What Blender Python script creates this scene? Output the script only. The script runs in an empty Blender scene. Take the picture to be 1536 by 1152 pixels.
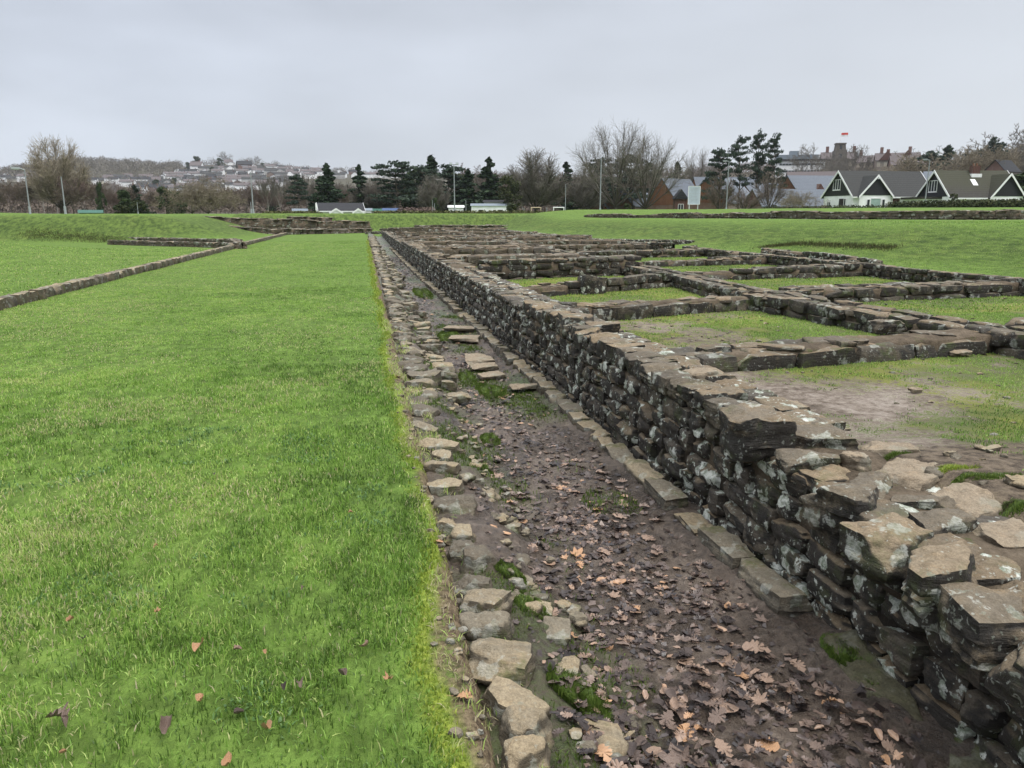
import bpy, math, random
import numpy as np
R = math.radians
rng = np.random.default_rng(7)
random.seed(7)
SC = bpy.context.scene
COL = SC.collection

# ------------------------------------------------------------------ camera
EYE = 1.6
F = 1154.0                                            # focal length in pixels of a 1536 px wide frame
TH = math.atan(254 / F); PS = math.atan(223 / F * math.cos(TH))
cam_d = bpy.data.cameras.new('camera'); cam = bpy.data.objects.new('camera', cam_d); COL.objects.link(cam)
cam.location = (0, 0, EYE); cam.rotation_euler = (math.pi / 2 - TH, 0, -PS)
cam_d.sensor_width = 36; cam_d.lens = F / 1536 * 36; cam_d.clip_start = 0.05; cam_d.clip_end = 9000
SC.camera = cam

# ------------------------------------------------------------------ sky, sun, exposure
SUN_EL, SUN_AZ = R(58), R(140)                         # azimuth from +Y towards +X
w = bpy.data.worlds.new('World'); SC.world = w; w.use_nodes = True
nt = w.node_tree; nt.nodes.clear()
def wn(t, **k):
    n = nt.nodes.new(t)
    for a, b in k.items(): setattr(n, a, b)
    return n
out = wn('ShaderNodeOutputWorld'); bg = wn('ShaderNodeBackground'); bg2 = wn('ShaderNodeBackground'); mx = wn('ShaderNodeMixShader')
sky = wn('ShaderNodeTexSky', sky_type='NISHITA', sun_disc=False, sun_elevation=SUN_EL, sun_rotation=SUN_AZ)
nt.links.new(sky.outputs[0], bg.inputs[0]); bg.inputs[1].default_value = 0.08
tc = wn('ShaderNodeTexCoord'); sep = wn('ShaderNodeSeparateXYZ'); nt.links.new(tc.outputs['Generated'], sep.inputs[0])
el = wn('ShaderNodeMapRange'); el.inputs[1].default_value = 0.0; el.inputs[2].default_value = 0.9
nt.links.new(sep.outputs[2], el.inputs[0])
rmp = wn('ShaderNodeValToRGB'); nt.links.new(el.outputs[0], rmp.inputs[0])
e = rmp.color_ramp.elements
e[0].position = 0.0; e[0].color = (.43, .464, .522, 1); e[1].position = 1.0; e[1].color = (1.75, 1.8, 1.85, 1)
for p, c in ((.12, (.445, .478, .54, 1)), (.30, (.43, .463, .53, 1)), (.40, (.41, .443, .515, 1)), (.55, (.50, .54, .62, 1))):
    q = e.new(p); q.color = c
mp = wn('ShaderNodeMapping'); mp.inputs['Scale'].default_value = (1.3, 1.3, 4.2); nt.links.new(tc.outputs['Generated'], mp.inputs[0])
nz = wn('ShaderNodeTexNoise'); nz.inputs['Scale'].default_value = 2.1; nz.inputs['Detail'].default_value = 6; nz.inputs['Roughness'].default_value = .45
nt.links.new(mp.outputs[0], nz.inputs[0])
nr = wn('ShaderNodeMapRange'); nr.inputs[1].default_value = .32; nr.inputs[2].default_value = .68; nr.inputs[3].default_value = .84; nr.inputs[4].default_value = 1.16
nt.links.new(nz.outputs[0], nr.inputs[0])
vm = wn('ShaderNodeVectorMath', operation='SCALE'); nt.links.new(rmp.outputs[0], vm.inputs[0]); nt.links.new(nr.outputs[0], vm.inputs['Scale'])
# the cloud is thinner and whiter towards the right hand side of the view (+X), low down
azr = wn('ShaderNodeMapRange'); azr.inputs[1].default_value = -.25; azr.inputs[2].default_value = .75; nt.links.new(sep.outputs[0], azr.inputs[0])
lo = wn('ShaderNodeMapRange'); lo.inputs[1].default_value = .55; lo.inputs[2].default_value = .05; nt.links.new(sep.outputs[2], lo.inputs[0])
mu = wn('ShaderNodeMath', operation='MULTIPLY'); nt.links.new(azr.outputs[0], mu.inputs[0]); nt.links.new(lo.outputs[0], mu.inputs[1])
wm = wn('ShaderNodeMix', data_type='RGBA'); nt.links.new(mu.outputs[0], wm.inputs['Factor']); nt.links.new(vm.outputs[0], wm.inputs['A'])
wm.inputs['B'].default_value = (.54, .565, .60, 1)
nt.links.new(wm.outputs['Result'], bg2.inputs[0]); bg2.inputs[1].default_value = 1.0
mx.inputs[0].default_value = .93
nt.links.new(bg.outputs[0], mx.inputs[1]); nt.links.new(bg2.outputs[0], mx.inputs[2]); nt.links.new(mx.outputs[0], out.inputs[0])

sd = bpy.data.lights.new('sun', 'SUN'); sun = bpy.data.objects.new('sun', sd); COL.objects.link(sun)
sd.energy = 1.5; sd.angle = R(35); sd.color = (1, .97, .92)
from mathutils import Vector, Matrix
sdir = Vector((math.sin(SUN_AZ) * math.cos(SUN_EL), math.cos(SUN_AZ) * math.cos(SUN_EL), math.sin(SUN_EL)))
sun.rotation_euler = sdir.to_track_quat('Z', 'Y').to_euler(); sun.location = (30, 30, 60)
SC.view_settings.view_transform = 'Standard'; SC.view_settings.look = 'None'; SC.view_settings.gamma = 1; SC.view_settings.exposure = 0.5
SC.cycles.max_bounces = 5; SC.cycles.diffuse_bounces = 3; SC.cycles.glossy_bounces = 2; SC.cycles.transmission_bounces = 3
SC.cycles.transparent_max_bounces = 4; SC.cycles.volume_bounces = 1; SC.cycles.use_denoising = True

# ------------------------------------------------------------------ survey: photo sight lines to places on the land
st, ct, sp, cp = math.sin(TH), math.cos(TH), math.sin(PS), math.cos(PS)
def ray(x, y):
    u = (x - 768) / F; v = (576 - y) / F
    return np.array((cp * u + sp * st * v + sp * ct, -sp * u + cp * st * v + cp * ct, ct * v - st))
def at(x, y, z):
    r = ray(x, y); t = (z - EYE) / r[2]; return float(r[0] * t), float(r[1] * t)
def atD(x, y, D):                                     # point at depth D along the sight line
    r = ray(x, y); t = D / math.hypot(r[0], r[1]); return float(r[0] * t), float(r[1] * t), float(EYE + r[2] * t)

# ------------------------------------------------------------------ noise
def _h(ix, iy, iz):
    with np.errstate(over='ignore'):
        n = (ix.astype(np.int64) * 374761393 + iy.astype(np.int64) * 668265263 + iz.astype(np.int64) * 1274126177) & 0xffffffff
        n = ((n ^ (n >> 13)) * 1103515245) & 0xffffffff
        n = ((n ^ (n >> 16)) * 2654435761) & 0xffffffff
        n = n ^ (n >> 15)
    return (n & 0xffffff).astype(np.float64) / 0xffffff
def vn(p):
    p = np.asarray(p, float); i = np.floor(p); f = p - i; f = f * f * (3 - 2 * f); i = i.astype(np.int64)
    x, y, z = i[..., 0], i[..., 1], i[..., 2]; fx, fy, fz = f[..., 0], f[..., 1], f[..., 2]
    def L(a, b, t): return a + (b - a) * t
    return L(L(L(_h(x, y, z), _h(x + 1, y, z), fx), L(_h(x, y + 1, z), _h(x + 1, y + 1, z), fx), fy),
             L(L(_h(x, y, z + 1), _h(x + 1, y, z + 1), fx), L(_h(x, y + 1, z + 1), _h(x + 1, y + 1, z + 1), fx), fy), fz)
def fbm(p, o=4):
    s = 0; a = .5; t = 0; p = np.asarray(p, float)
    for k in range(o):
        s = s + a * vn(p + k * 17.3); t += a; a *= .5; p = p * 2.03
    return s / t
def n2(x, y, sc, o=3, seed=0):
    x = np.asarray(x, float); y = np.asarray(y, float)
    return fbm(np.stack([x * sc, y * sc, np.full_like(x, seed * 7.7)], -1), o)
def sst(a, b, x):
    t = np.clip((np.asarray(x, float) - a) / (b - a), 0, 1); return t * t * (3 - 2 * t)

# ------------------------------------------------------------------ mesh plumbing
def link(o, parent=None):
    COL.objects.link(o)
    if parent is not None: o.parent = parent
    return o
def mesh_np(name, V, Fc, mat, parent=None, attrs=None, smooth=True, sharp=None, mats=None, midx=None):
    """V (n,3); Fc (m,k) array or list of arrays with different k"""
    V = np.asarray(V, np.float32); Fl = Fc if isinstance(Fc, list) else [Fc]
    Fl = [np.asarray(f, np.int32) for f in Fl if len(f)]
    me = bpy.data.meshes.new(name)
    me.vertices.add(len(V)); me.vertices.foreach_set('co', V.ravel())
    lv = np.concatenate([f.ravel() for f in Fl]); tot = np.concatenate([np.full(len(f), f.shape[1], np.int32) for f in Fl])
    me.loops.add(len(lv)); me.loops.foreach_set('vertex_index', lv)
    me.polygons.add(len(tot)); me.polygons.foreach_set('loop_start', np.concatenate([[0], np.cumsum(tot)[:-1]]).astype(np.int32))
    if mats:
        for m in mats: me.materials.append(m)
        me.polygons.foreach_set('material_index', np.asarray(midx, np.int32))
    else: me.materials.append(mat)
    for k, a in (attrs or {}).items():
        at_ = me.attributes.new(k, 'FLOAT', 'POINT'); at_.data.foreach_set('value', np.asarray(a, np.float32))
    me.update(calc_edges=True)
    if smooth:
        me.polygons.foreach_set('use_smooth', np.ones(len(tot), bool))
        if sharp: me.set_sharp_from_angle(angle=sharp)
    o = bpy.data.objects.new(name, me)
    return link(o, parent)
class MB:
    """collects simple solids into ONE mesh"""
    def __init__(s): s.v = []; s.f = []; s.m = []
    def add(s, vs, fs, m=0):
        b = len(s.v); s.v += [tuple(map(float, v)) for v in vs]; s.f += [tuple(i + b for i in f) for f in fs]; s.m += [m] * len(fs); return s
    def box(s, c, d, rz=0, m=0):
        x, y, z = d[0] / 2, d[1] / 2, d[2] / 2; cr, sr = math.cos(rz), math.sin(rz); vs = []
        for k in (-1, 1):
            for a, b in ((-1, -1), (1, -1), (1, 1), (-1, 1)):
                px, py = a * x, b * y; vs.append((c[0] + px * cr - py * sr, c[1] + px * sr + py * cr, c[2] + k * z))
        return s.add(vs, [(3, 2, 1, 0), (4, 5, 6, 7), (0, 1, 5, 4), (1, 2, 6, 5), (2, 3, 7, 6), (3, 0, 4, 7)], m)
    def tube(s, p, q, r0, r1=None, n=8, m=0):
        p, q = Vector(p), Vector(q); r1 = r0 if r1 is None else r1; d = (q - p).normalized(); a = d.orthogonal().normalized(); b = d.cross(a); vs = []
        for c, r in ((p, r0), (q, r1)):
            for i in range(n):
                t = 2 * math.pi * i / n; vs.append(c + a * (r * math.cos(t)) + b * (r * math.sin(t)))
        return s.add(vs, [(i, (i + 1) % n, n + (i + 1) % n, n + i) for i in range(n)] + [tuple(range(n - 1, -1, -1)), tuple(range(n, 2 * n))], m)
    def build(s, name, mat, parent=None, smooth=False):
        me = bpy.data.meshes.new(name); me.from_pydata(s.v, [], s.f)
        for m_ in (mat if isinstance(mat, (list, tuple)) else [mat]): me.materials.append(m_)
        me.polygons.foreach_set('material_index', s.m)
        if smooth: me.polygons.foreach_set('use_smooth', [True] * len(s.f)); me.set_sharp_from_angle(angle=R(40))
        me.update(); return link(bpy.data.objects.new(name, me), parent)
def tag(o, label=None, cat=None, group=None, kind=None):
    if label: o['label'] = label
    if cat: o['category'] = cat
    if group: o['group'] = group
    if kind: o['kind'] = kind
    return o
def thing(name, label, cat, loc=(0, 0, 0), rz=0, group=None):
    o = bpy.data.objects.new(name, None); o.empty_display_size = .2; o.location = loc; o.rotation_euler = (0, 0, rz)
    return tag(link(o), label, cat, group)
def dup(root, loc=None, rz=None, sc=None, label=None):
    r = root.copy(); COL.objects.link(r)
    if loc is not None: r.location = loc
    if rz is not None: r.rotation_euler = (0, 0, rz)
    if sc is not None: r.scale = sc if hasattr(sc, '__len__') else (sc,) * 3
    if label: r['label'] = label
    for ch in list(root.children):
        c = ch.copy(); COL.objects.link(c); c.parent = r
        for g in list(ch.children):
            d = g.copy(); COL.objects.link(d); d.parent = c
    return r

# ------------------------------------------------------------------ materials
def mat(name):
    m = bpy.data.materials.new(name); m.use_nodes = True; t = m.node_tree; t.nodes.clear()
    o = t.nodes.new('ShaderNodeOutputMaterial'); b = t.nodes.new('ShaderNodeBsdfPrincipled'); t.links.new(b.outputs[0], o.inputs[0])
    return m, N(t), b
class N:
    """tiny node-graph helper"""
    def __init__(s, t): s.t = t; s.co = t.nodes.new('ShaderNodeTexCoord').outputs['Object']
    def l(s, a, b): s.t.links.new(a, b)
    def put(s, v, sock):
        if hasattr(v, 'is_linked'): s.l(v, sock)
        else: sock.default_value = v
    def n(s, t, **k):
        x = s.t.nodes.new(t)
        for a, b in k.items(): setattr(x, a, b)
        return x
    def noise(s, sc, det=3, rough=.5, co=None, dist=0, scale3=None):
        x = s.n('ShaderNodeTexNoise'); c = co or s.co
        if scale3:
            m = s.n('ShaderNodeMapping'); m.inputs['Scale'].default_value = scale3; s.l(c, m.inputs[0]); c = m.outputs[0]
        s.l(c, x.inputs['Vector']); x.inputs['Scale'].default_value = sc; x.inputs['Detail'].default_value = det; x.inputs['Roughness'].default_value = rough; x.inputs['Distortion'].default_value = dist
        return x.outputs[0]
    def vor(s, sc, co=None, out=0, feat='F1', rnd=1):
        x = s.n('ShaderNodeTexVoronoi', feature=feat); s.l(co or s.co, x.inputs['Vector']); x.inputs['Scale'].default_value = sc; x.inputs['Randomness'].default_value = rnd; return x.outputs[out]
    def rng(s, v, a, b, c=0., d=1., smooth=True):
        x = s.n('ShaderNodeMapRange'); x.interpolation_type = 'SMOOTHSTEP' if smooth else 'LINEAR'; s.put(v, x.inputs[0])
        for i, q in enumerate((a, b, c, d)): x.inputs[i + 1].default_value = q
        return x.outputs[0]
    def math(s, op, a, b=0.):
        x = s.n('ShaderNodeMath', operation=op); s.put(a, x.inputs[0]); s.put(b, x.inputs[1]); return x.outputs[0]
    def mix(s, f, a, b, mode='MIX'):
        x = s.n('ShaderNodeMix', data_type='RGBA', blend_type=mode); s.put(f, x.inputs['Factor'])
        for k, v in (('A', a), ('B', b)):
            if hasattr(v, 'is_linked'): s.l(v, x.inputs[k])
            else: x.inputs[k].default_value = (*v, 1) if len(v) == 3 else v
        return x.outputs['Result']
    def ramp(s, v, stops):
        x = s.n('ShaderNodeValToRGB'); s.put(v, x.inputs[0]); e = x.color_ramp.elements
        e[0].position, e[0].color = stops[0][0], (*stops[0][1], 1); e[1].position, e[1].color = stops[-1][0], (*stops[-1][1], 1)
        for p, c in stops[1:-1]: q = e.new(p); q.color = (*c, 1)
        return x.outputs[0]
    def attr(s, name):
        x = s.n('ShaderNodeAttribute'); x.attribute_name = name; return x.outputs['Fac']
    def rand(s): return s.n('ShaderNodeObjectInfo').outputs['Random']
    def nz(s):
        g = s.n('ShaderNodeNewGeometry'); x = s.n('ShaderNodeSeparateXYZ'); s.l(g.outputs['Normal'], x.inputs[0]); return x.outputs[2]
    def pz(s):
        g = s.n('ShaderNodeNewGeometry'); x = s.n('ShaderNodeSeparateXYZ'); s.l(g.outputs['Position'], x.inputs[0]); return x.outputs[2]
    def bump(s, h, b, dist=.02, strength=1., prev=None):
        x = s.n('ShaderNodeBump'); x.inputs['Distance'].default_value = dist; x.inputs['Strength'].default_value = strength; s.l(h, x.inputs['Height'])
        if prev is not None: s.l(prev, x.inputs['Normal'])
        s.l(x.outputs[0], b.inputs['Normal']); return x.outputs[0]
    def fin(s, b, col, rough, spec=.3):
        s.put(col if hasattr(col, 'is_linked') else (*col, 1), b.inputs['Base Color']); s.put(rough, b.inputs['Roughness']); b.inputs['Specular IOR Level'].default_value = spec

def flat(name, c, rough=.7, var=.12, sc=3., spec=.3):
    m, n, b = mat(name); v = n.noise(sc, 4, .6)
    n.fin(b, n.mix(n.rng(v, .3, .7), tuple(x * (1 - var) for x in c), tuple(min(1, x * (1 + var)) for x in c)), rough, spec); return m

def stone_mat(name, pale, dark, crust, lichen, moss, scale=1., wet=.0):
    m, n, b = mat(name)
    rnd = n.attr('rnd')
    big = n.noise(5 * scale, 5, .6); mid = n.noise(26 * scale, 5, .65); fine = n.noise(120 * scale, 4, .7)
    bed = n.noise(9 * scale, 4, .6, scale3=(1, 1, 7))
    tone = n.math('ADD', n.math('MULTIPLY', rnd, .65), n.math('MULTIPLY', big, .55))
    base = n.ramp(n.math('SUBTRACT', tone, .12), [(0.05, dark), (.45, tuple((a + c) / 2 for a, c in zip(pale, dark))), (.62, (pale[0] * .9, pale[1] * .82, pale[2] * .72)), (.95, pale)])
    base = n.mix(n.rng(mid, .35, .7, 0, .55), base, n.mix(1., base, (.45, .42, .38), 'MULTIPLY'))
    base = n.mix(n.rng(bed, .5, .72, 0, .4), base, n.mix(1., base, (1.35, 1.22, 1.05), 'MULTIPLY'))
    base = n.mix(n.rng(fine, .38, .66, .5, 0), base, n.mix(1., base, (.42, .40, .38), 'MULTIPLY'))
    grit = n.noise(300 * scale, 3, .7); base = n.mix(n.rng(grit, .52, .68, 0, .35), base, n.mix(1., base, (1.7, 1.65, 1.6), 'MULTIPLY'))
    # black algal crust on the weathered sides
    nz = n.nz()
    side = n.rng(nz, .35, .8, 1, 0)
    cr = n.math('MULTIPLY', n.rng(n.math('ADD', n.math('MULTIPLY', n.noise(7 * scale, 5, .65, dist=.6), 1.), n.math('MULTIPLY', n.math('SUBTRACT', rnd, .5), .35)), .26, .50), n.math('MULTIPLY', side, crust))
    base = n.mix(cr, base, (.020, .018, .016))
    # lichen: pale round blotches, broken up
    wn_ = n.n('ShaderNodeTexNoise'); n.l(n.co, wn_.inputs['Vector']); wn_.inputs['Scale'].default_value = 13 * scale; wn_.inputs['Detail'].default_value = 4
    ws = n.n('ShaderNodeVectorMath', operation='SCALE'); n.l(wn_.outputs['Color'], ws.inputs[0]); ws.inputs['Scale'].default_value = .14 / scale
    wa = n.n('ShaderNodeVectorMath', operation='ADD'); n.l(n.co, wa.inputs[0]); n.l(ws.outputs[0], wa.inputs[1])
    lv = n.vor(8 * scale, co=wa.outputs[0]); lm = n.noise(60 * scale, 4, .7)
    lr = n.math('ADD', lv, n.math('MULTIPLY', n.math('SUBTRACT', lm, .5), .55))
    where = n.rng(n.noise(3.1 * scale, 3, .6), .40, .54)
    l1 = n.rng(n.math('SUBTRACT', lr, n.math('MULTIPLY', where, .42)), .0, -.09)
    sv = n.vor(27 * scale, co=wa.outputs[0]); sr = n.math('ADD', sv, n.math('MULTIPLY', n.math('SUBTRACT', fine, .5), .5))
    l2 = n.math('MULTIPLY', n.rng(sr, .26, .16), n.rng(n.noise(4.3 * scale, 3, .6), .38, .54))
    li = n.math('MULTIPLY', n.math('MAXIMUM', l1, n.math('MULTIPLY', l2, .85)), lichen)
    base = n.mix(li, base, n.mix(n.rng(n.noise(21 * scale, 4, .7), .35, .65), (.20, .23, .17), (.66, .67, .61)))
    # moss film
    mo = n.math('MULTIPLY', n.rng(n.noise(4.7 * scale, 5, .7), .52, .68), moss)
    mo = n.math('MULTIPLY', mo, n.rng(fine, .3, .55, .35, 1))
    base = n.mix(mo, base, n.mix(mid, (.035, .05, .012), (.10, .13, .03)))
    n.fin(b, base, n.rng(big, .3, .7, .62 - wet, .92 - wet), .35)
    h = n.math('ADD', n.math('MULTIPLY', mid, .7), n.math('ADD', n.math('MULTIPLY', fine, .3), n.math('MULTIPLY', bed, .7)))
    h = n.math('ADD', h, n.math('MULTIPLY', li, .06))
    n.bump(h, b, .022 / scale, .9)
    return m

M = {}
M['wallstone'] = stone_mat('wall sandstone', (.26, .215, .155), (.075, .065, .055), .93, .95, .35)
M['roomstone'] = stone_mat('mossy room wall sandstone', (.25, .205, .145), (.065, .057, .046), .93, .42, .75)
M['roomcap'] = stone_mat('mossy worn cap sandstone', (.31, .25, .175), (.11, .092, .07), .8, .22, .6)
M['capstone'] = stone_mat('worn cap sandstone', (.33, .27, .19), (.10, .085, .065), .95, .5, .4)
M['edgestone'] = stone_mat('edging sandstone', (.42, .365, .265), (.12, .10, .075), .7, .3, .7)
M['footing'] = stone_mat('green stained footing', (.13, .13, .085), (.045, .048, .035), .4, .1, .95)
M['flagstone'] = stone_mat('flag sandstone', (.37, .315, .24), (.23, .19, .145), .5, .15, .25)
M['farstone'] = stone_mat('distant sandstone', (.33, .28, .215), (.12, .10, .08), .62, .5, .25, scale=.45)

def core_mat():
    m, n, b = mat('rubble core'); a = n.noise(6, 6, .65); f = n.noise(45, 5, .7); g = n.noise(2.2, 4, .6)
    c = n.ramp(n.math('ADD', n.math('MULTIPLY', a, .7), n.math('MULTIPLY', f, .3)), [(.25, (.035, .026, .018)), (.45, (.105, .08, .055)), (.6, (.175, .135, .095)), (.8, (.26, .21, .155))])
    c = n.mix(n.math('MULTIPLY', n.rng(n.noise(5, 5, .7), .55, .68), n.rng(f, .35, .6)), c, (.07, .10, .02))
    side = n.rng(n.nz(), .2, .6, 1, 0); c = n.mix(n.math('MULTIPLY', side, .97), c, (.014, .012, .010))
    n.fin(b, c, .9, .2); n.bump(n.math('ADD', a, n.math('MULTIPLY', f, .6)), b, .04, 1.); return m
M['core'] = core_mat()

def lawn_mat():
    m, n, b = mat('lawn turf')
    big = n.noise(.18, 4, .6); mid = n.noise(1.3, 5, .65); streak = n.noise(.9, 5, .7, scale3=(2.6, .55, 1)); fine = n.noise(38, 4, .7); tuft = n.noise(9, 5, .7, scale3=(1, .6, 1))
    c = n.ramp(n.math('ADD', n.math('MULTIPLY', mid, .5), n.math('MULTIPLY', streak, .5)), [(.3, (.080, .135, .024)), (.45, (.145, .235, .044)), (.6, (.200, .305, .060)), (.75, (.27, .325, .092))])
    c = n.mix(n.rng(big, .35, .65, 0, .45), c, (.16, .265, .046))
    c = n.mix(n.rng(tuft, .40, .62, .6, 0), c, (.045, .075, .013))
    c = n.mix(n.rng(fine, .3, .7, .25, 0), c, (.05, .075, .015))
    # rough winter-worn tufts on the banks, with slope shade painted into the turf colour
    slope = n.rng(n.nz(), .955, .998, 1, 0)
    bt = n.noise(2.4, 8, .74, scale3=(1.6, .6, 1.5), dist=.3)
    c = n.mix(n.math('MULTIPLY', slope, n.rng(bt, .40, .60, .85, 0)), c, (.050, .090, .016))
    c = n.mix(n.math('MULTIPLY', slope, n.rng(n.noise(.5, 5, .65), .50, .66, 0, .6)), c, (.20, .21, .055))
    c = n.mix(n.math('MULTIPLY', slope, .88), c, n.mix(n.rng(bt, .36, .64), (.034, .058, .012), (.120, .175, .036)))  # bank shade: the whole steep face is painted darker by its tilt
    wear = n.attr('wear')
    soilc = n.mix(n.rng(n.noise(28, 5, .7), .35, .65), (.070, .050, .032), (.24, .18, .115)); c = n.mix(n.math('MULTIPLY', wear, n.rng(n.noise(6., 5, .7), .28, .48)), c, soilc)
    mosc = n.mix(n.rng(fine, .35, .65), (.15, .21, .03), (.33, .39, .06)); c = n.mix(n.math('MULTIPLY', n.attr('moss'), n.rng(n.noise(14, 4, .7), .3, .5)), c, mosc)
    wild = n.attr('wild'); c = n.mix(wild, c, n.mix(n.noise(.02, 5, .6), (.055, .05, .035), (.10, .09, .06)))
    n.fin(b, c, .85, .15)
    h = n.math('ADD', n.math('ADD', n.math('MULTIPLY', tuft, .6), n.math('MULTIPLY', fine, .25)), n.math('MULTIPLY', bt, .8))
    n.bump(h, b, .10, .8); return m
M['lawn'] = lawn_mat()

def mud_mat():
    m, n, b = mat('wet mud'); a = n.noise(2.3, 6, .65); f = n.noise(24, 6, .72); g = n.noise(90, 3, .7)
    c = n.ramp(n.math('ADD', n.math('MULTIPLY', a, .55), n.math('MULTIPLY', f, .45)), [(.34, (.028, .019, .013)), (.46, (.080, .058, .042)), (.55, (.145, .108, .080)), (.70, (.28, .22, .17))])
    gr = n.attr('grass'); gg = n.math('MULTIPLY', gr, n.rng(f, .36, .58)); c = n.mix(gg, c, n.mix(g, (.04, .065, .014), (.10, .145, .03)))
    n.fin(b, c, n.rng(n.math('ADD', a, n.math('MULTIPLY', f, .5)), .45, .95, .10, .52), .7)
    n.bump(n.math('ADD', f, n.math('MULTIPLY', g, .35)), b, .045, .9); return m
M['mud'] = mud_mat()
def floor_mat():
    m, n, b = mat('trodden floor'); a = n.noise(1.1, 5, .62); f = n.noise(14, 6, .72); g = n.noise(70, 4, .7)
    c = n.ramp(n.math('ADD', n.math('MULTIPLY', a, .4), n.math('MULTIPLY', f, .6)), [(.36, (.060, .045, .032)), (.45, (.15, .116, .088)), (.53, (.255, .208, .168)), (.64, (.41, .355, .305))])
    gr = n.attr('grass'); gg = n.rng(n.math('ADD', gr, n.math('MULTIPLY', n.math('SUBTRACT', n.math('ADD', n.math('MULTIPLY', f, .5), n.math('MULTIPLY', g, .5)), .5), 4.2)), .40, .64)
    green = n.mix(n.rng(n.noise(.8, 4, .6), .42, .62), n.mix(g, (.055, .075, .016), (.13, .17, .035)), n.mix(g, (.11, .12, .015), (.24, .26, .04)))
    c = n.mix(n.math('MULTIPLY', gg, .92), c, green)
    soil = n.attr('soil'); c = n.mix(n.math('MULTIPLY', soil, .92), c, n.mix(n.rng(f, .35, .62), (.05, .036, .024), (.19, .145, .10)))
    n.fin(b, c, .8, .25); n.bump(n.math('ADD', f, n.math('MULTIPLY', g, .4)), b, .04, .9); return m
M['floor'] = floor_mat()

def blade_mat(name, cols, tr=.35):
    m = bpy.data.materials.new(name); m.use_nodes = True; t = m.node_tree; t.nodes.clear(); n = N(t)
    o = t.nodes.new('ShaderNodeOutputMaterial'); b = t.nodes.new('ShaderNodeBsdfPrincipled'); tl = t.nodes.new('ShaderNodeBsdfTranslucent'); mxs = t.nodes.new('ShaderNodeMixShader')
    c = n.ramp(n.attr('rnd'), cols); n.l(c, b.inputs['Base Color']); n.l(c, tl.inputs[0]); b.inputs['Roughness'].default_value = .45; b.inputs['Specular IOR Level'].default_value = .35
    mxs.inputs[0].default_value = tr; n.l(b.outputs[0], mxs.inputs[1]); n.l(tl.outputs[0], mxs.inputs[2]); n.l(mxs.outputs[0], o.inputs[0]); return m
M['blade'] = blade_mat('grass blade', [(0, (.075, .135, .024)), (.3, (.185, .33, .056)), (.6, (.325, .49, .100)), (.86, (.50, .60, .18)), (.93, (.50, .47, .23)), (1, (.52, .44, .30))])
M['mossblade'] = blade_mat('moss frond', [(0, (.15, .21, .03)), (.5, (.27, .36, .052)), (.85, (.40, .45, .085)), (1, (.42, .38, .15))])
M['darkmoss'] = blade_mat('dark moss frond', [(0, (.05, .075, .016)), (.5, (.10, .16, .03)), (1, (.21, .27, .06))])

M['clover'] = blade_mat('clover leaf', [(0, (.06, .12, .035)), (.5, (.13, .24, .075)), (1, (.26, .37, .16))], .2)
def leaf_mat():
    m, n, b = mat('dead leaf'); r = n.attr('rnd'); f = n.noise(30, 4, .6)
    c = n.ramp(r, [(0, (.024, .018, .017)), (.3, (.062, .045, .040)), (.5, (.125, .090, .074)), (.7, (.225, .160, .125)), (.85, (.36, .245, .175)), (.95, (.46, .27, .15)), (1, (.52, .30, .16))])
    c = n.mix(n.rng(f, .35, .65, .4, 0), c, n.mix(1., c, (.5, .42, .4), 'MULTIPLY'))
    n.fin(b, c, .32, .5); n.bump(f, b, .006, .8); return m
M['leaf'] = leaf_mat()

def plain_attr(name, stops, rough=.85, sc=4.):
    m, n, b = mat(name); v = n.math('ADD', n.math('MULTIPLY', n.attr('rnd'), .75), n.math('MULTIPLY', n.noise(sc, 3, .6), .25))
    n.fin(b, n.ramp(v, stops), rough, .2); return m
M['twig_brown'] = plain_attr('brown twigs', [(.1, (.075, .056, .045)), (.5, (.13, .10, .08)), (.9, (.21, .17, .135))])
M['twig_red'] = plain_attr('reddish twigs', [(.1, (.08, .052, .045)), (.5, (.14, .098, .084)), (.9, (.21, .16, .135))])
M['twig_grey'] = plain_attr('grey twigs', [(.1, (.085, .075, .063)), (.5, (.155, .138, .115)), (.9, (.24, .22, .185))])
M['twig_tan'] = plain_attr('tan twigs', [(.1, (.11, .088, .06)), (.5, (.21, .175, .125)), (.9, (.33, .285, .21))])
M['twig_pale'] = plain_attr('pale tan twigs', [(.1, (.16, .13, .09)), (.5, (.29, .245, .18)), (.9, (.42, .37, .29))])
M['bark'] = plain_attr('bark', [(.1, (.04, .034, .027)), (.5, (.085, .072, .058)), (.9, (.15, .13, .105))])
M['bark_pale'] = plain_attr('pale birch bark', [(.1, (.17, .15, .13)), (.5, (.26, .24, .21)), (.9, (.36, .34, .31))])
M['needle'] = plain_attr('conifer needles', [(.05, (.012, .022, .013)), (.5, (.028, .048, .026)), (.95, (.06, .09, .045))])
M['needle_blue'] = plain_attr('pine needles', [(.05, (.016, .026, .019)), (.5, (.036, .054, .038)), (.95, (.075, .098, .068))])
M['evergreen'] = plain_attr('evergreen leaves', [(.05, (.014, .022, .009)), (.5, (.033, .052, .020)), (.95, (.075, .10, .038))])
M['olive'] = plain_attr('yew leaves', [(.05, (.020, .024, .010)), (.5, (.046, .054, .022)), (.95, (.095, .10, .042))])
M['hedge'] = plain_attr('hedge leaves', [(.05, (.016, .022, .009)), (.5, (.040, .052, .020)), (.95, (.10, .095, .045))])
M['hedge_tip'] = plain_attr('pale hedge leaves', [(.05, (.09, .10, .03)), (.5, (.17, .17, .06)), (.95, (.28, .25, .10))])
M['reed'] = plain_attr('rough dry grass', [(.05, (.035, .045, .014)), (.5, (.085, .09, .03)), (.95, (.20, .17, .085))])

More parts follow.
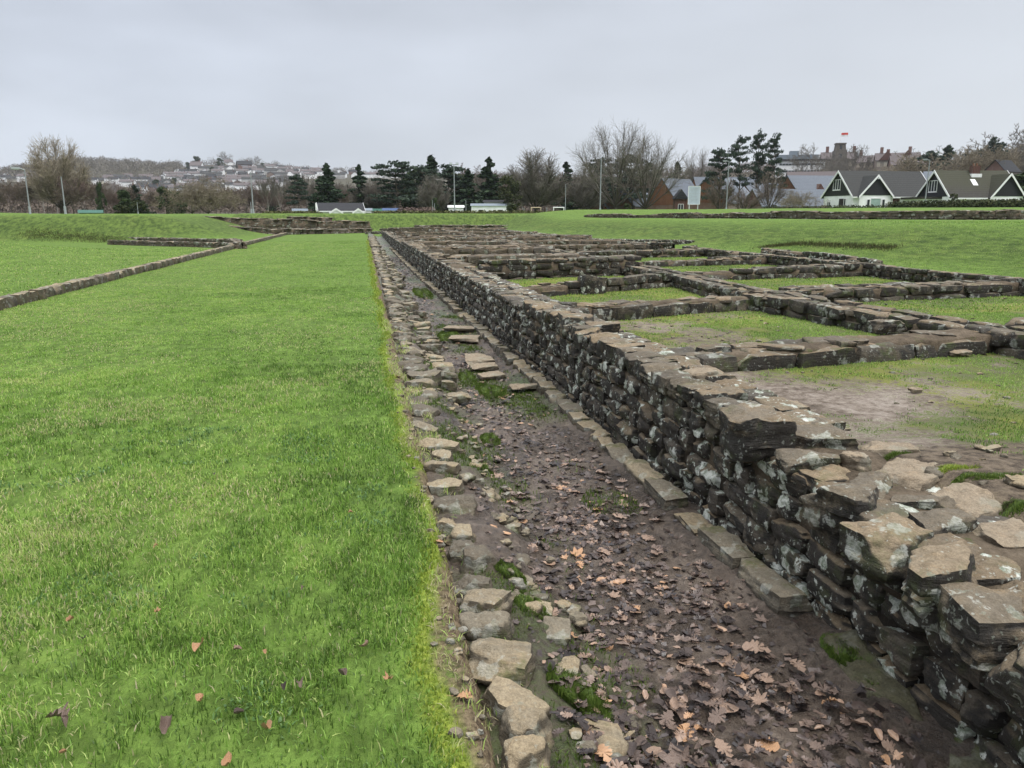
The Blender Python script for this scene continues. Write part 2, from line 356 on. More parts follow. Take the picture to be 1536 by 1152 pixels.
M['render_white'] = flat('white render', (.83, .83, .83), .8, .06, 1.2)
M['white_paint'] = flat('white paint', (.80, .80, .79), .5, .05)
M['cream'] = flat('cream render', (.62, .57, .46), .8, .08)
M['grey_render'] = flat('grey render', (.42, .41, .40), .8, .1)
M['clad_dark'] = flat('dark boarding', (.022, .022, .026), .7, .25, 6)
M['clad_green'] = flat('dark green boarding', (.024, .026, .024), .7, .25, 6)
M['glass'] = flat('window glass', (.03, .035, .04), .12, .2, 1, .6)
M['glass_pale'] = flat('window glass with pale blind', (.30, .40, .37), .2, .1, 1, .5)
M['door_dark'] = flat('dark door', (.025, .02, .02), .5)
M['galv'] = flat('galvanised steel', (.27, .285, .30), .45, .1, 2)
M['pole_grey'] = flat('grey paint', (.34, .36, .38), .5, .1, 2)
M['lampglass'] = flat('lamp lens', (.62, .65, .68), .3, .05)
M['wood_pale'] = flat('pale timber', (.45, .36, .25), .7, .15, 3)
M['signboard'] = flat('weathered board', (.44, .50, .56), .5, .06, 2)
M['flag_red'] = flat('red flag cloth', (.62, .07, .05), .7)
M['flag_white'] = flat('white flag cloth', (.75, .75, .73), .7)
M['blue_sheet'] = flat('blue sheeting', (.07, .11, .22), .5)
M['green_sheet'] = flat('green sheeting', (.04, .12, .09), .6)
M['roof_lead'] = flat('grey sheet roof', (.20, .235, .27), .5, .1, 2)

def roof_mat(name, c, moss=0., row=.3):
    m, n, b = mat(name); sx = n.n('ShaderNodeSeparateXYZ'); n.l(n.co, sx.inputs[0])
    wv = n.math('FRACT', n.math('DIVIDE', sx.outputs[2], row)); line = n.rng(wv, 0., .22, 1, 0); big = n.noise(.7, 4, .6); f = n.noise(7, 4, .7)
    col = n.mix(n.rng(f, .3, .7), tuple(x * .72 for x in c), tuple(x * 1.25 for x in c)); col = n.mix(n.math('MULTIPLY', line, .35), col, tuple(min(1, x * 1.8 + .015) for x in c))
    if moss: col = n.mix(n.math('MULTIPLY', n.rng(n.math('ADD', n.math('MULTIPLY', big, .5), n.math('MULTIPLY', sx.outputs[2], .16)), .62, 1.0), n.rng(f, .2, .6, .4, moss)), col, (.06, .07, .016))
    n.fin(b, col, .75, .25); n.bump(n.math('ADD', wv, f), b, .05, .6); return m
M['tile_grey'] = roof_mat('grey roof tiles', (.043, .043, .042), 0.)
M['tile_brown'] = roof_mat('mossy brown roof tiles', (.042, .038, .033), .22)
M['tile_dark'] = roof_mat('dark roof tiles', (.028, .028, .032))
M['tile_purple'] = roof_mat('purple brown roof tiles', (.12, .10, .10))  # tile colour lightened, distance haze painted in
M['slate'] = roof_mat('blue grey slates', (.13, .145, .17))
M['slate_lit'] = roof_mat('lit grey slates', (.20, .22, .25))  # lit copy of the slate, brightness put into its colour
def brick_mat(name, c):
    m, n, b = mat(name); x = n.n('ShaderNodeTexBrick'); n.l(n.co, x.inputs['Vector']); x.inputs['Scale'].default_value = 2.2
    x.inputs['Color1'].default_value = (*c, 1); x.inputs['Color2'].default_value = (c[0] * .7, c[1] * .68, c[2] * .66, 1); x.inputs['Mortar'].default_value = (.3, .27, .23, 1)
    col = n.mix(n.rng(n.noise(.6, 5, .6), .3, .7, 0, .5), x.outputs[0], tuple(v * .6 for v in c)); n.fin(b, col, .85, .2); return m
M['brick_orange'] = brick_mat('orange brick', (.24, .095, .042))
M['brick_red'] = brick_mat('red brick', (.22, .125, .105))  # brick paled towards pink, with distance haze put into the colour
M['brick_dark'] = brick_mat('dark red brick', (.12, .055, .045))
M['stone_dark'] = flat('dark tower stone', (.12, .105, .09), .9, .3, 1.5)
M['stone_pale'] = flat('pale dressings', (.45, .40, .32), .8)

# ------------------------------------------------------------------ the land
def crest_x(Y): return np.interp(Y, [-20, 15, 20, 33, 72, 90], [14.6, 14.6, 14.4, 13.4, 11.5, 11.0])
RIDGE_AZ = np.array([-60, -23, -20.9, -17.9, -15.5, -12.7, -10.1, -7.5, -3.4, .5, 7.3, 22, 30, 38, 44, 60])
RIDGE_PX = np.array([44, 47, 59, 69, 66, 62, 69, 67, 58, 54, 52, 52, 62, 62, 62, 58])
def H(x, y):
    x = np.asarray(x, float); y = np.asarray(y, float)
    r = np.hypot(x, y); az = np.degrees(np.arctan2(x, y))
    z = .02 * (n2(x, y, .35, 3, 1) - .5) * 2
    z = np.where(x < .2, z + .03 * (n2(x, y, .11, 2, 2) - .5), z)
    # sunken drain and raised barrack platform
    z = z - .42 * sst(.28, .5, x) * sst(2.35, 2.2, x) * sst(64, 58, y)
    plat = sst(2.2, 2.4, x) * sst(78, 62, y)
    z = z + .17 * plat
    # right hand bank
    fx = crest_x(y); b = sst(fx - .5, fx + 6.0, x)
    z = z + 1.16 * b * sst(100, 78, y) + .10 * b * (n2(x, y, .22, 3, 5) - .5)
    # second terrace and its crest on the right and along the far side
    cz = sst(66, 84, y + .42 * np.clip(x - 10, 0, 60)) * sst(-14, 8, x)
    far = sst(78, 86, y) * sst(24, 8, np.abs(x - 3) * .4)
    z = np.where(x > 11, z + .95 * cz * sst(11, 22, x), z)
    far2 = sst(76.5, 82.5, y + .8 * (n2(x, y, .1, 2, 6) - .5)) * sst(-16, -12, x)
    z = np.where((x < 26) & (far2 > .01), np.maximum(z, far2 * 1.72 + .05 * (n2(x, y, .4, 3, 8) - .5)), z)
    # left hand bank: crest about 56 m out, running off to the left, plus the low rough mound before it
    lx = sst(-6.5, -15, x)
    lb = sst(49.5, 56, y + 1.6 * (n2(x, y, .08, 2, 9) - .5)) * lx
    lb = lb * (1.66 + .20 * sst(-28, -42, x) + .16 * (n2(x, y, .12, 3, 10) - .5) - .30 * np.exp(-((x + 27) / 3.5) ** 2))
    z = np.where(lb > .01, np.maximum(z, lb), z)
    mound = .95 * np.exp(-((x + 19) / 5.) ** 2 - ((y - 36) / 3.6) ** 2) + .40 * np.exp(-((x + 14.5) / 2.8) ** 2 - ((y - 30.5) / 2.6) ** 2)
    z = z + mound * (.9 + .4 * (n2(x, y, .5, 3, 11) - .5))
    # the plain beyond, rising to the right
    pl = 1.35 + .55 * sst(18, 36, az)
    z = np.where(r > 95, z * (1 - sst(95, 118, r)) + pl * sst(95, 118, r), z)
    # far hills
    ridge = np.interp(az, RIDGE_AZ, RIDGE_PX) / F * np.cos(np.radians(az) - PS)
    rr = np.interp(az, [-60, 12, 24, 60], [1350, 1350, 720, 720])
    hz = ridge * rr * sst(rr * .42, rr, r) * (1 + .10 * (n2(x, y, .004, 3, 12) - .5))
    z = z + np.where(r > 280, hz, 0)
    return z
def h1(x, y): return float(H(np.array([x]), np.array([y]))[0])
def hit(px, py, r0=100., r1=1500.):
    """where a sight line first meets the land"""
    d = ray(px, py); d = d / math.hypot(d[0], d[1]); rs = np.linspace(r0, r1, 1400)
    g = H(d[0] * rs, d[1] * rs) - (EYE + d[2] * rs); i = np.argmax(g > 0)
    if g[i] <= 0: return None
    return float(d[0] * rs[i]), float(d[1] * rs[i]), float(EYE + d[2] * rs[i])

def grid(name, xs, ys, zf, m, attrs=None):
    X, Y = np.meshgrid(xs, ys, indexing='ij'); Z = zf(X, Y); nx, ny = X.shape
    i = np.arange(nx * ny).reshape(nx, ny); q = np.stack([i[:-1, :-1], i[1:, :-1], i[1:, 1:], i[:-1, 1:]], -1).reshape(-1, 4)
    at_ = {k: f(X, Y).ravel() for k, f in (attrs or {}).items()}
    return mesh_np(name, np.stack([X, Y, Z], -1).reshape(-1, 3), q, m, attrs=at_)
def steps(*seg):
    o = []
    for a, b, s in seg: o.append(np.arange(a, b, s))
    return np.unique(np.round(np.concatenate(o), 4))
def geo(a, b, n): return np.geomspace(a, b, n)
gx = np.concatenate([-geo(80, 3000, 60)[::-1], steps((-80, -26, .9), (-26, -8, .45), (-8, -.1, .16), (-.1, .9, .03), (.9, 3, .16), (3, 30, .4), (30, 80, .9)), geo(80, 3000, 60)])
gy = np.concatenate([-geo(4, 400, 14)[::-1], steps((-4, 1, .22), (1, 9, .09), (9, 20, .22), (20, 90, .42), (90, 140, 1.2)), geo(140, 3200, 90)])
edge_x = lambda Y: .20 + .10 * (n2(Y * 0, Y, 1.4, 3, 71) - .5) * 2 + .05 * (n2(Y * 0, Y, 6, 2, 72) - .5) * 2
def wear_f(X, Y): return sst(.01, .07, X - edge_x(Y)) * sst(1.0, .6, X) * sst(64, 50, Y)
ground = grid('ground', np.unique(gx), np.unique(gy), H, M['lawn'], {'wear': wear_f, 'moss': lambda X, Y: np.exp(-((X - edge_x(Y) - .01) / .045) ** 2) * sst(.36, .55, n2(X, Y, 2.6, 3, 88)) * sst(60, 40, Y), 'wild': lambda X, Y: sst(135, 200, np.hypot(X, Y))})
tag(ground, kind='structure')

def drain_z(X, Y):
    lift = .16 * sst(30, 62, Y)
    return -.235 + lift + .05 * (n2(X, Y, 1.3, 3, 21) - .5) + .045 * (n2(X, Y, 7, 3, 22) - .5) + .05 * (n2(X, Y, 17, 3, 23) - .5) + .15 * sst(.92, .55, X) + .03 * sst(1.6, 1.85, X)
def drain_grass(X, Y):
    side = np.maximum(sst(1.15, .75, X) * .75, sst(1.05, 1.5, X + .008 * Y) * sst(4.5, 9, Y))
    return np.clip(side * sst(.40, .58, n2(X, Y, 1.6, 3, 24)) + sst(.55, .66, n2(X, Y, .7, 3, 25)) * sst(5, 10, Y) * .9, 0, 1)
dy = np.concatenate([steps((-.5, 5, .022), (5, 11, .05), (11, 30, .14), (30, 66, .4))])
tag(grid('drain_floor', steps((.33, 2.2, .024)), dy, drain_z, M['mud'], {'grass': drain_grass}), kind='structure')

def floor_z(X, Y):
    return .245 + .05 * (n2(X, Y, .6, 3, 31) - .5) + .025 * (n2(X, Y, 4, 3, 32) - .5) + .014 * (n2(X, Y, 14, 2, 33) - .5) + .165 * sst(4.4, 3.0, Y) * sst(4.8, 3.4, X) * sst(2.42, 2.70, X) - .05 * sst(2.5, 2.3, X)
def floor_grass(X, Y):
    path = sst(1.5, .2, np.abs(X - 3.2 - .35 * np.sin(Y * .9))) * sst(13, 9, Y)
    g = .80 + 1.5 * (n2(X, Y, .8, 4, 34) - .5) + .9 * (n2(X, Y, 3.5, 3, 35) - .5) - .50 * path + .35 * sst(7, 15, Y) + .25 * sst(4.5, 6.5, X)
    return np.clip(g, 0, 1)
fy = np.concatenate([steps((-.5, 8, .05), (8, 16, .11), (16, 34, .25), (34, 67, .6))])
tag(grid('room_floor', steps((2.2, 7, .06), (7, 11.4, .11)), fy, floor_z, M['floor'], {'grass': floor_grass, 'soil': lambda X, Y: sst(3.75, 3.35, Y + .5 * (n2(X, Y, 2., 3, 36) - .5)) * sst(5.5, 4., X)}), kind='structure')

# ------------------------------------------------------------------ stones
_cube = {}
def cube_grid(n):
    if n in _cube: return _cube[n]
    idx = {}; V = []; Q = []
    def vid(p):
        if p not in idx: idx[p] = len(V); V.append(p)
        return idx[p]
    for ax in range(3):
        for s in (0, n):
            for i in range(n):
                for j in range(n):
                    c = []
                    for a, b in ((0, 0), (1, 0), (1, 1), (0, 1)):
                        p = [0, 0, 0]; p[ax] = s; p[(ax + 1) % 3] = i + a; p[(ax + 2) % 3] = j + b; c.append(vid(tuple(p)))
                    Q.append(c if s else c[::-1])
    _cube[n] = (np.array(V, float) / n * 2 - 1, np.array(Q)); return _cube[n]
def stone_batch(C, S, yaw, n, seed, rnd=None, rough=1., rounding=(.12, .4), tilt=.05, chops=3, flatbed=1., jit=.2):
    """many irregular broken blocks at once -> V, Q, rnd"""
    g = np.random.default_rng(seed); C = np.asarray(C, float); S = np.asarray(S, float); yaw = np.asarray(yaw, float); K = len(C)
    P0, Q = cube_grid(n); nv = len(P0)
    P = np.repeat(P0[None], K, 0)
    x, y, z = P0[:, 0], P0[:, 1], P0[:, 2]
    sph = np.stack([x * np.sqrt(1 - y * y / 2 - z * z / 2 + y * y * z * z / 3), y * np.sqrt(1 - z * z / 2 - x * x / 2 + z * z * x * x / 3), z * np.sqrt(1 - x * x / 2 - y * y / 2 + x * x * y * y / 3)], -1)
    r = g.uniform(*rounding, K)[:, None, None]; P = P * (1 - r) + sph[None] * r * 1.12
    J = g.uniform(-jit, jit, (K, 8, 3)); J[..., 2] *= .7; k = 0
    for a in (-1, 1):
        for b in (-1, 1):
            for c in (-1, 1):
                wgt = (1 + a * x) * (1 + b * y) * (1 + c * z) / 8; P += wgt[None, :, None] * J[:, k][:, None]; k += 1
    for c in range(chops):
        nv3 = g.normal(size=(K, 3)); nv3[:, 2] *= .8; nv3 /= np.linalg.norm(nv3, axis=1)[:, None]
        d = g.uniform(.80, 1.15, K); ov = np.maximum(0, np.einsum('kvi,ki->kv', P, nv3) - d[:, None]); P -= ov[..., None] * nv3[:, None]
    W = P * (S[:, None] / 2)
    mn = S.min(1)[:, None]; off = g.uniform(0, 500, (K, 1, 3))
    D = P / (np.linalg.norm(P, axis=2, keepdims=True) + 1e-6)
    a1 = fbm(W / (mn[..., None] * .55) + off, 3) - .5
    W = W + D * (a1 * mn * .26 * rough)[..., None]
    if n >= 5:
        a2 = fbm(W * 34 + off, 3) - .5; bed = vn(np.stack([W[..., 0] * 3, W[..., 1] * 3, W[..., 2] * 55], -1) + off) - .5
        lat = np.stack([D[..., 0], D[..., 1], D[..., 2] * .35], -1)
        W = W + D * (a2 * .022 * rough)[..., None] + lat * (bed * .018 * rough * flatbed)[..., None]
    t1, t2 = g.normal(0, tilt, K), g.normal(0, tilt, K)
    X, Y, Z = W[..., 0], W[..., 1], W[..., 2]
    Z2 = Z + X * np.sin(t1)[:, None] + Y * np.sin(t2)[:, None]; X2 = X - Z * np.sin(t1)[:, None]; Y2 = Y - Z * np.sin(t2)[:, None]
    cy, sy = np.cos(yaw)[:, None], np.sin(yaw)[:, None]
    out = np.stack([X2 * cy - Y2 * sy, X2 * sy + Y2 * cy, Z2], -1) + C[:, None]
    Qs = (Q[None] + (np.arange(K) * nv)[:, None, None]).reshape(-1, 4)
    rv = g.random(K) if rnd is None else np.asarray(rnd, float)
    return out.reshape(-1, 3), Qs, np.repeat(rv, nv)
def res_for(d, k=1.):
    return 12 if d < 4.2 * k else 8 if d < 7 * k else 5 if d < 14 * k else 3 if d < 32 * k else 2
def stones_mesh(name, L, material, parent, seed, rough=1., k=1., **kw):
    """L: list of (centre, size, yaw); detail follows distance to the visitor"""
    bins = {}
    for c, s, y in L: bins.setdefault(res_for(math.hypot(c[0], c[1]), k), []).append((c, s, y))
    Vs, Qs, Rs, b = [], [], [], 0
    for n, it in sorted(bins.items()):
        V, Q, r = stone_batch([i[0] for i in it], [i[1] for i in it], [i[2] for i in it], n, seed + n, rough=rough, **kw)
        Vs.append(V); Qs.append(Q + b); Rs.append(r); b += len(V)
    return mesh_np(name, np.concatenate(Vs), np.concatenate(Qs), material, parent, {'rnd': np.concatenate(Rs)}, sharp=R(48))

def wall(name, label, P, Q_, thick, base, topf, seed, course=(.10, .16), length=(.18, .46), depth=.2, group=None, mats=('wallstone', 'capstone'), top_stones=True, sides=(1, -1), k=1., core_drop=.025, topsize=(.18, .42), dens=1., ends=True, bend=None, top_from=0.):
    """a ruined dry-looking masonry wall: facing courses, rubble core and loose top stones"""
    bend = bend or (lambda s: 0.); g = np.random.default_rng(seed); P = np.array(P, float); Q_ = np.array(Q_, float); u = Q_ - P; Ln = float(np.hypot(*u)); u = u / Ln; v = np.array([-u[1], u[0]]); yaw = math.atan2(u[1], u[0])
    t = thing(name, label, 'ruined wall', (0, 0, 0), 0, group)
    S = []
    mxt = max(topf(s) for s in np.linspace(0, Ln, 60))
    for sd_ in sides:
        z = base
        while z < mxt - .03:
            h = g.uniform(*course); s = -g.uniform(0, .2)
            while s < Ln:
                l = g.uniform(*length) * (1.25 if h > .14 else .9); m = s + l / 2
                tp = topf(min(max(m, 0), Ln))
                if z + h * .55 <= tp and m < Ln and m > 0:
                    hh = min(h, max(.06, tp - z + .02)); d = depth * g.uniform(.9, 1.15); off = thick / 2 - d / 2 + g.normal(0, .009) - (z - base) * .035
                    c = P + u * m + v * (sd_ * off + bend(m))
                    S.append(((c[0], c[1], z + hh / 2), (l * .975, d, hh * .985), yaw + g.normal(0, .03)))
                s += l
            z += h
    if ends:
        for s0 in (0., Ln):
            z = base
            while z < topf(s0) - .04:
                h = g.uniform(*course)
                for a in np.arange(-thick / 2 + depth, thick / 2 - depth + .02, .26):
                    c = P + u * (s0 + (.07 if s0 == 0 else -.07)) + v * (a + bend(s0)); h = min(h, topf(s0) - z + .02); S.append(((c[0], c[1], z + h / 2), (.2, .26, h), yaw))
                z += h
    stones_mesh('facing', S, M[mats[0]], t, seed, k=k, jit=.12, rounding=(.2, .48), chops=2, tilt=.03)
    # rubble core
    dist = max(1.5, min(math.hypot(*P), math.hypot(*Q_))); step = .05 if dist < 4 else .09 if dist < 12 else .25
    ns = max(4, min(900, int(Ln / step))); nv_ = 9 if dist < 14 else 5
    ss = np.linspace(0.02, Ln - .02, ns); vv = np.linspace(-1, 1, nv_)
    tz = np.array([topf(s) for s in ss]); V = []
    A, B = np.meshgrid(ss, vv, indexing='ij'); XY = P[None, None] + u * A[..., None] + v * (B * (thick / 2 - .055) + np.array([bend(q) for q in ss])[:, None])[..., None]
    Z = tz[:, None] - core_drop + .05 * (n2(XY[..., 0], XY[..., 1], 5, 3, seed % 50) - .5) - .03 * np.abs(B) ** 3
    top = np.concatenate([XY, Z[..., None]], -1)
    lo1 = top[:, :1].copy(); lo1[..., 2] = base - .05; lo2 = top[:, -1:].copy(); lo2[..., 2] = base - .05
    G = np.concatenate([lo1, top, lo2], 1); nn = G.shape[1]; i = np.arange(ns * nn).reshape(ns, nn)
    q = np.stack([i[:-1, :-1], i[1:, :-1], i[1:, 1:], i[:-1, 1:]], -1).reshape(-1, 4)
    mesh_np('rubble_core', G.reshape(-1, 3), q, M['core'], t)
    if top_stones:
        T = []; nst = int(Ln * thick * 9 * dens)
        for _ in range(nst):
            s = g.uniform(top_from, Ln); a = g.uniform(-1, 1) * (thick / 2 - .17); c = P + u * s + v * (a + bend(s)); l = g.uniform(*topsize)
            T.append(((c[0], c[1], topf(s) - .038 + g.normal(0, .008)), (l, l * g.uniform(.5, .85), g.uniform(.04, .065)), g.uniform(0, 3.14)))
        stones_mesh('top_stones', T, M[mats[1]], t, seed + 99, k=k * .8, tilt=.03)
        t.children[-1]['kind'] = 'stuff'
    return t
def prof(base, amp, seed, step=None):
    def f(s):
        z = base + amp * 2 * (float(n2(np.array([s]), np.array([0.]), .5, 3, seed)[0]) - .5)
        if step: z = base + round((z - base) / step) * step
        return z
    return f
def interp_prof(xs, zs, amp, seed):
    p = prof(0, amp, seed)
    return lambda s: float(np.interp(s, xs, zs)) + p(s)

# ------------------------------------------------------------------ the barrack walls
def bend_main(s):                                     # the long front wall leans gently to the left with distance
    return float(np.interp(s, [0, 4.5, 9, 23.6, 45.6, 66], [0, .03, .09, .32, .54, .64]))
main_prof = interp_prof([0, 3.4, 4.0, 4.1, 6.0, 8.4, 8.6, 9.2, 15.5, 17, 17.4, 34, 36, 60, 64], [.385, .385, .395, .42, .44, .45, .50, .47, .45, .46, .52, .50, .42, .36, .25], .02, 41)
main = wall('barrack_wall', 'long chest-low lichen-spotted stone wall rising straight beside the muddy drain', (2.34, -.7), (2.34, 64), .66, -.27, main_prof, 401, course=(.09, .14), length=(.16, .42), depth=.24, bend=bend_main, top_stones=True, k=1.25, dens=.75, top_from=5.0)
FOOT = [((1.93 + .03 * math.sin(y * 9), y, -.27), (.26, l, .17), .04 * math.sin(y * 5)) for y, l in ((-.3, .7), (.45, .8), (1.2, .7), (1.85, .6), (2.45, .62))]
o = stones_mesh('footing', FOOT, M['footing'], main, 402, k=2, rough=1.7); o['label'] = 'green stained sloping footing slabs'
# big cap blocks along the near edge of that wall, placed where the photo has them: pixel, height, size (along, across, high)
CAPS = [((1128, 627), .475, (.40, .34, .24)), ((1232, 703), .36, (.26, .24, .16)), ((1268, 738), .36, (.30, .26, .20)), ((1330, 800), .34, (.27, .28, .21)), ((1405, 848), .34, (.22, .26, .21)), ((1490, 905), .31, (.27, .28, .21)), ((1200, 688), .36, (.16, .24, .15)), ((1575, 985), .30, (.26, .26, .18))]
g = np.random.default_rng(55); yy = 3.95; k = 0
while yy < 9.2:                                       # the neat row of edge blocks beyond the big one
    l = g.uniform(.17, .30); hgt = g.uniform(.11, .15); V, Q, r = stone_batch([(2.15 - bend_main(yy + .7) + g.normal(0, .012), yy + l / 2, main_prof(yy + .7) - .015 + hgt * .28)], [(l * 1.0, .28, hgt)], [math.pi / 2 + g.normal(0, .06)], 14 if yy < 5.5 else 9, 1500 + k, rounding=(.15, .4), rough=1.1, jit=.14, chops=3)
    mesh_np('capstone', V, Q, M['capstone'], main, {'rnd': r}, sharp=R(48)); yy += l + .004; k += 1
for i, ((px, py), zc, sz) in enumerate(CAPS):
    x, y = at(px, py, zc + sz[2] * .25)
    V, Q, r = stone_batch([(x + .03, y, zc - (.035 if y < 3.4 else .01))], [(sz[0], sz[1], sz[2])], [math.pi / 2 + (-.12, .1, .0, .14, -.1)[i % 5]], 16, 500 + i, rnd=[(.55, .85, .3, .9, 1., .45, .4, .6)[i]], rounding=(.18, .36), rough=1.2, jit=.16)
    o = mesh_np('capstone', V, Q, M['capstone'], main, {'rnd': r}, sharp=R(48))
    o['label'] = ('squared pale capstone on the wall edge', 'large dark angular capstone', 'lichen spotted capstone')[(1, 2, 2, 0, 0, 2, 1, 2)[i]]
# two separate blocks standing proud of the wall top further along
for i, ((px, py), zc, sz) in enumerate([((865, 483), .52, (.42, .34, .15)), ((905, 492), .50, (.3, .3, .12))]):
    x, y = at(px, py, zc); V, Q, r = stone_batch([(x, y, zc)], [sz], [1.4], 9, 530 + i, rnd=[.55], rounding=(.1, .25)); mesh_np('capstone', V, Q, M['capstone'], main, {'rnd': r}, sharp=R(48))

GP = 'low room walls inside the ruined barrack'
MIDX = lambda Y: float(np.interp(Y, [2, 6.5, 8, 10.4, 14.4, 64], [6.75, 6.40, 6.05, 5.75, 6.05, 6.1]))
mid = wall('room_wall', 'low spine wall running lengthways between the two rows of rooms', (6.1, 2.2), (6.1, 60), .56, .18, interp_prof([0, 57.8], [.47, .47], .05, 42), 410, group=GP, mats=('roomstone', 'roomcap'), bend=lambda s: 6.1 - MIDX(s + 2.2), course=(.12, .19), length=(.24, .5), dens=1.2, k=.9)
outer = wall('room_wall', 'back wall of the barrack below the smooth green bank on the right', (11.3, 8.2), (11.3, 26), .62, .17, interp_prof([0, 6, 17.8], [.56, .50, .50], .05, 43), 411, group=GP, mats=('roomstone', 'roomcap'), course=(.11, .17), length=(.22, .46))
wall('room_wall', 'far half of the back wall, low and broken, under the bank', (11.2, 28.5), (10.6, 62), .6, .2, prof(.46, .07, 44), 412, group=GP)
CROSS = [
 ('nearest mossy cross wall closing off the muddy front room', (2.5, 6.33), (6.15, 6.78), .52, (.40, .50), .04, (.20, .27)),
 ('nearest cross wall beyond the spine wall at the right edge', (6.7, 6.85), (11.0, 7.4), .52, (.50, .5), .04, (.18, .24)),
 ('second cross wall, one dark course high, behind the pale mud patch', (2.5, 9.7), (5.5, 10.55), .46, (.47, .46), .03, (.2, .26)),
 ('third cross wall with one upright triangular block', (2.3, 12.5), (5.7, 14.2), .46, (.45, .5), .04, (.16, .24)),
 ('tallest dark cross wall of three courses with white lichen', (2.4, 16.3), (6.0, 17.1), .6, (.66, .66), .02, (.12, .16)),
 ('cross wall right of the spine in front of the back wall', (6.5, 11.1), (11.0, 11.6), .5, (.46, .50), .04, (.14, .22)),
 ('second cross wall right of the spine, tilted slab at its end', (6.3, 15.4), (11.0, 15.9), .5, (.42, .52), .04, (.14, .22)),
 ('third cross wall right of the spine, very low', (6.3, 19.6), (11.0, 20.2), .5, (.40, .46), .04, (.14, .22)),
 ('fourth cross wall right of the spine, broken down', (6.3, 23.8), (11.0, 24.3), .5, (.46, .50), .05, (.12, .18)),
]
for i, (lab, P, Q_, th, (z0, z1), amp, crs) in enumerate(CROSS):
    Ln = math.hypot(Q_[0] - P[0], Q_[1] - P[1])
    t = wall('room_wall', lab, P, Q_, th, .17, interp_prof([0, Ln], [z0, z1], amp, 60 + i), 420 + i, group=GP, mats=('roomstone', 'roomcap'), course=crs, length=(.24, .55), depth=.24, k=.95)
    if i == 3:
        V, Q, r = stone_batch([(3.9, 13.0, .40)], [(.5, .3, .32)], [.4], 7, 560, rnd=[.3], rounding=(.1, .2)); mesh_np('capstone', V, Q, M['wallstone'], t, {'rnd': r}, sharp=R(45))['label'] = 'upright triangular block'
names = ['fifth', 'sixth', 'seventh', 'eighth', 'ninth', 'tenth', 'eleventh', 'twelfth']
for i, Y in enumerate([20.6, 24.2, 27.8, 32., 36.5, 42., 49., 60.]):
    wall('room_wall', '%s cross wall from the front, a low dark strip in the far rooms' % names[i], (2.1 - Y * .004, Y), ((6.0 if Y < 26 else 10.9), Y + .5), .55, .2, prof(.56 + .05 * (i % 3 == 1), .05, 80 + i), 440 + i, group=GP, mats=('farstone', 'farstone'), course=(.13, .19), length=(.25, .5))
wall('room_wall', 'detached wall stub on the lawn behind the back wall', at(1150, 382, .3), at(1300, 399, .3), .55, .2, prof(.52, .05, 91), 451, group=GP)
wall('room_wall', 'stone footing showing at the foot of the right hand bank', at(885, 362, .3), at(1038, 366, .3), .6, .2, prof(.44, .05, 92), 452, group=GP)
wall('room_wall', 'small square stump of masonry beside the far rooms', at(978, 376, .25), at(1004, 377, .25), .9, .2, prof(.56, .02, 93), 453, group=GP)

# ------------------------------------------------------------------ other ruins round the field
GR = 'low ruined walls around the field'
wall('path_wall', 'single row of upright kerb blocks edging the left side of the grass path', (-6.32, 3), (-6.3, 66), .34, -.04, prof(.20, .025, 95), 460, group=GR, course=(.21, .25), length=(.16, .42), depth=.2, mats=('edgestone', 'edgestone'), top_stones=False, core_drop=.03, k=1.6)
wall('stub_wall', 'nearer of two thin parallel walls on the left lawn', at(168, 367, 0), at(352, 372, 0), .5, -.05, prof(.24, .05, 96), 461, group=GR, mats=('farstone', 'farstone'))
wall('stub_wall', 'farther of two thin parallel walls on the left lawn below the bank', at(150, 361, 0), at(355, 366, 0), .5, -.05, prof(.27, .05, 97), 462, group=GR, mats=('farstone', 'farstone'))
wall('stub_wall', 'short cross piece joining the two thin walls to the kerb blocks', at(352, 365.5, 0), at(362, 373, 0), .6, -.05, prof(.30, .04, 98), 463, group=GR, mats=('farstone', 'farstone'))
def ruin(label, pts, thick, zs, seed, base=-.05):
    for i in range(len(pts) - 1):
        Ln = math.hypot(pts[i + 1][0] - pts[i][0], pts[i + 1][1] - pts[i][1])
        wall('ruin_wall', label[i], pts[i], pts[i + 1], thick, base, interp_prof([0, Ln], [zs[i], zs[i + 1]], .16, seed + i), seed + i, group=GR, mats=('farstone', 'farstone'), course=(.16, .26), length=(.3, .8), depth=.4, topsize=(.4, 1.))
ruin(['ruined gate wall stepping down the end of the left bank', 'broken middle length of the ruined gate wall', 'squared right hand length of the ruined gate wall beside the drain head'],
     [(-13.2, 70.5), (-7.4, 71.5), (-4.2, 72.5), (.4, 74.6)], 1.1, [1.5, 1.25, 1.05, .95], 470)
ruin(['lower front wall of the gate ruin, curving with the grass', 'front wall of the gate ruin running to the drain head'], [(-12.2, 65), (-6.5, 66.5), (.3, 71.5)], .9, [.9, .45, .4], 475)
ruin(['rubble heap of dark stones at the top of the gate ruin'], [(-6.6, 74.2), (-3.0, 75.2)], 1.4, [1.5, 1.35], 478)
ruin(['reddish wall strip set into the far green bank behind the rooms'], [(5.0, 76.9), (14.2, 75.6)], .9, [.66, .6], 480)
ruin(['low revetment wall at the foot of the far bank'], [(1.6, 76.6), (8, 76.2)], .5, [.28, .3], 482)
wall('ruin_wall', 'stone threshold blocks across the far end of the drain', (.2, 67.2), (2.2, 67.6), .8, -.1, prof(.22, .05, 99), 483, group=GR)
def hz(p): return h1(p[0], p[1])
UP = [(19.2, 66), (24.5, 55), (28, 44.5), (33.5, 38), (46, 36)]
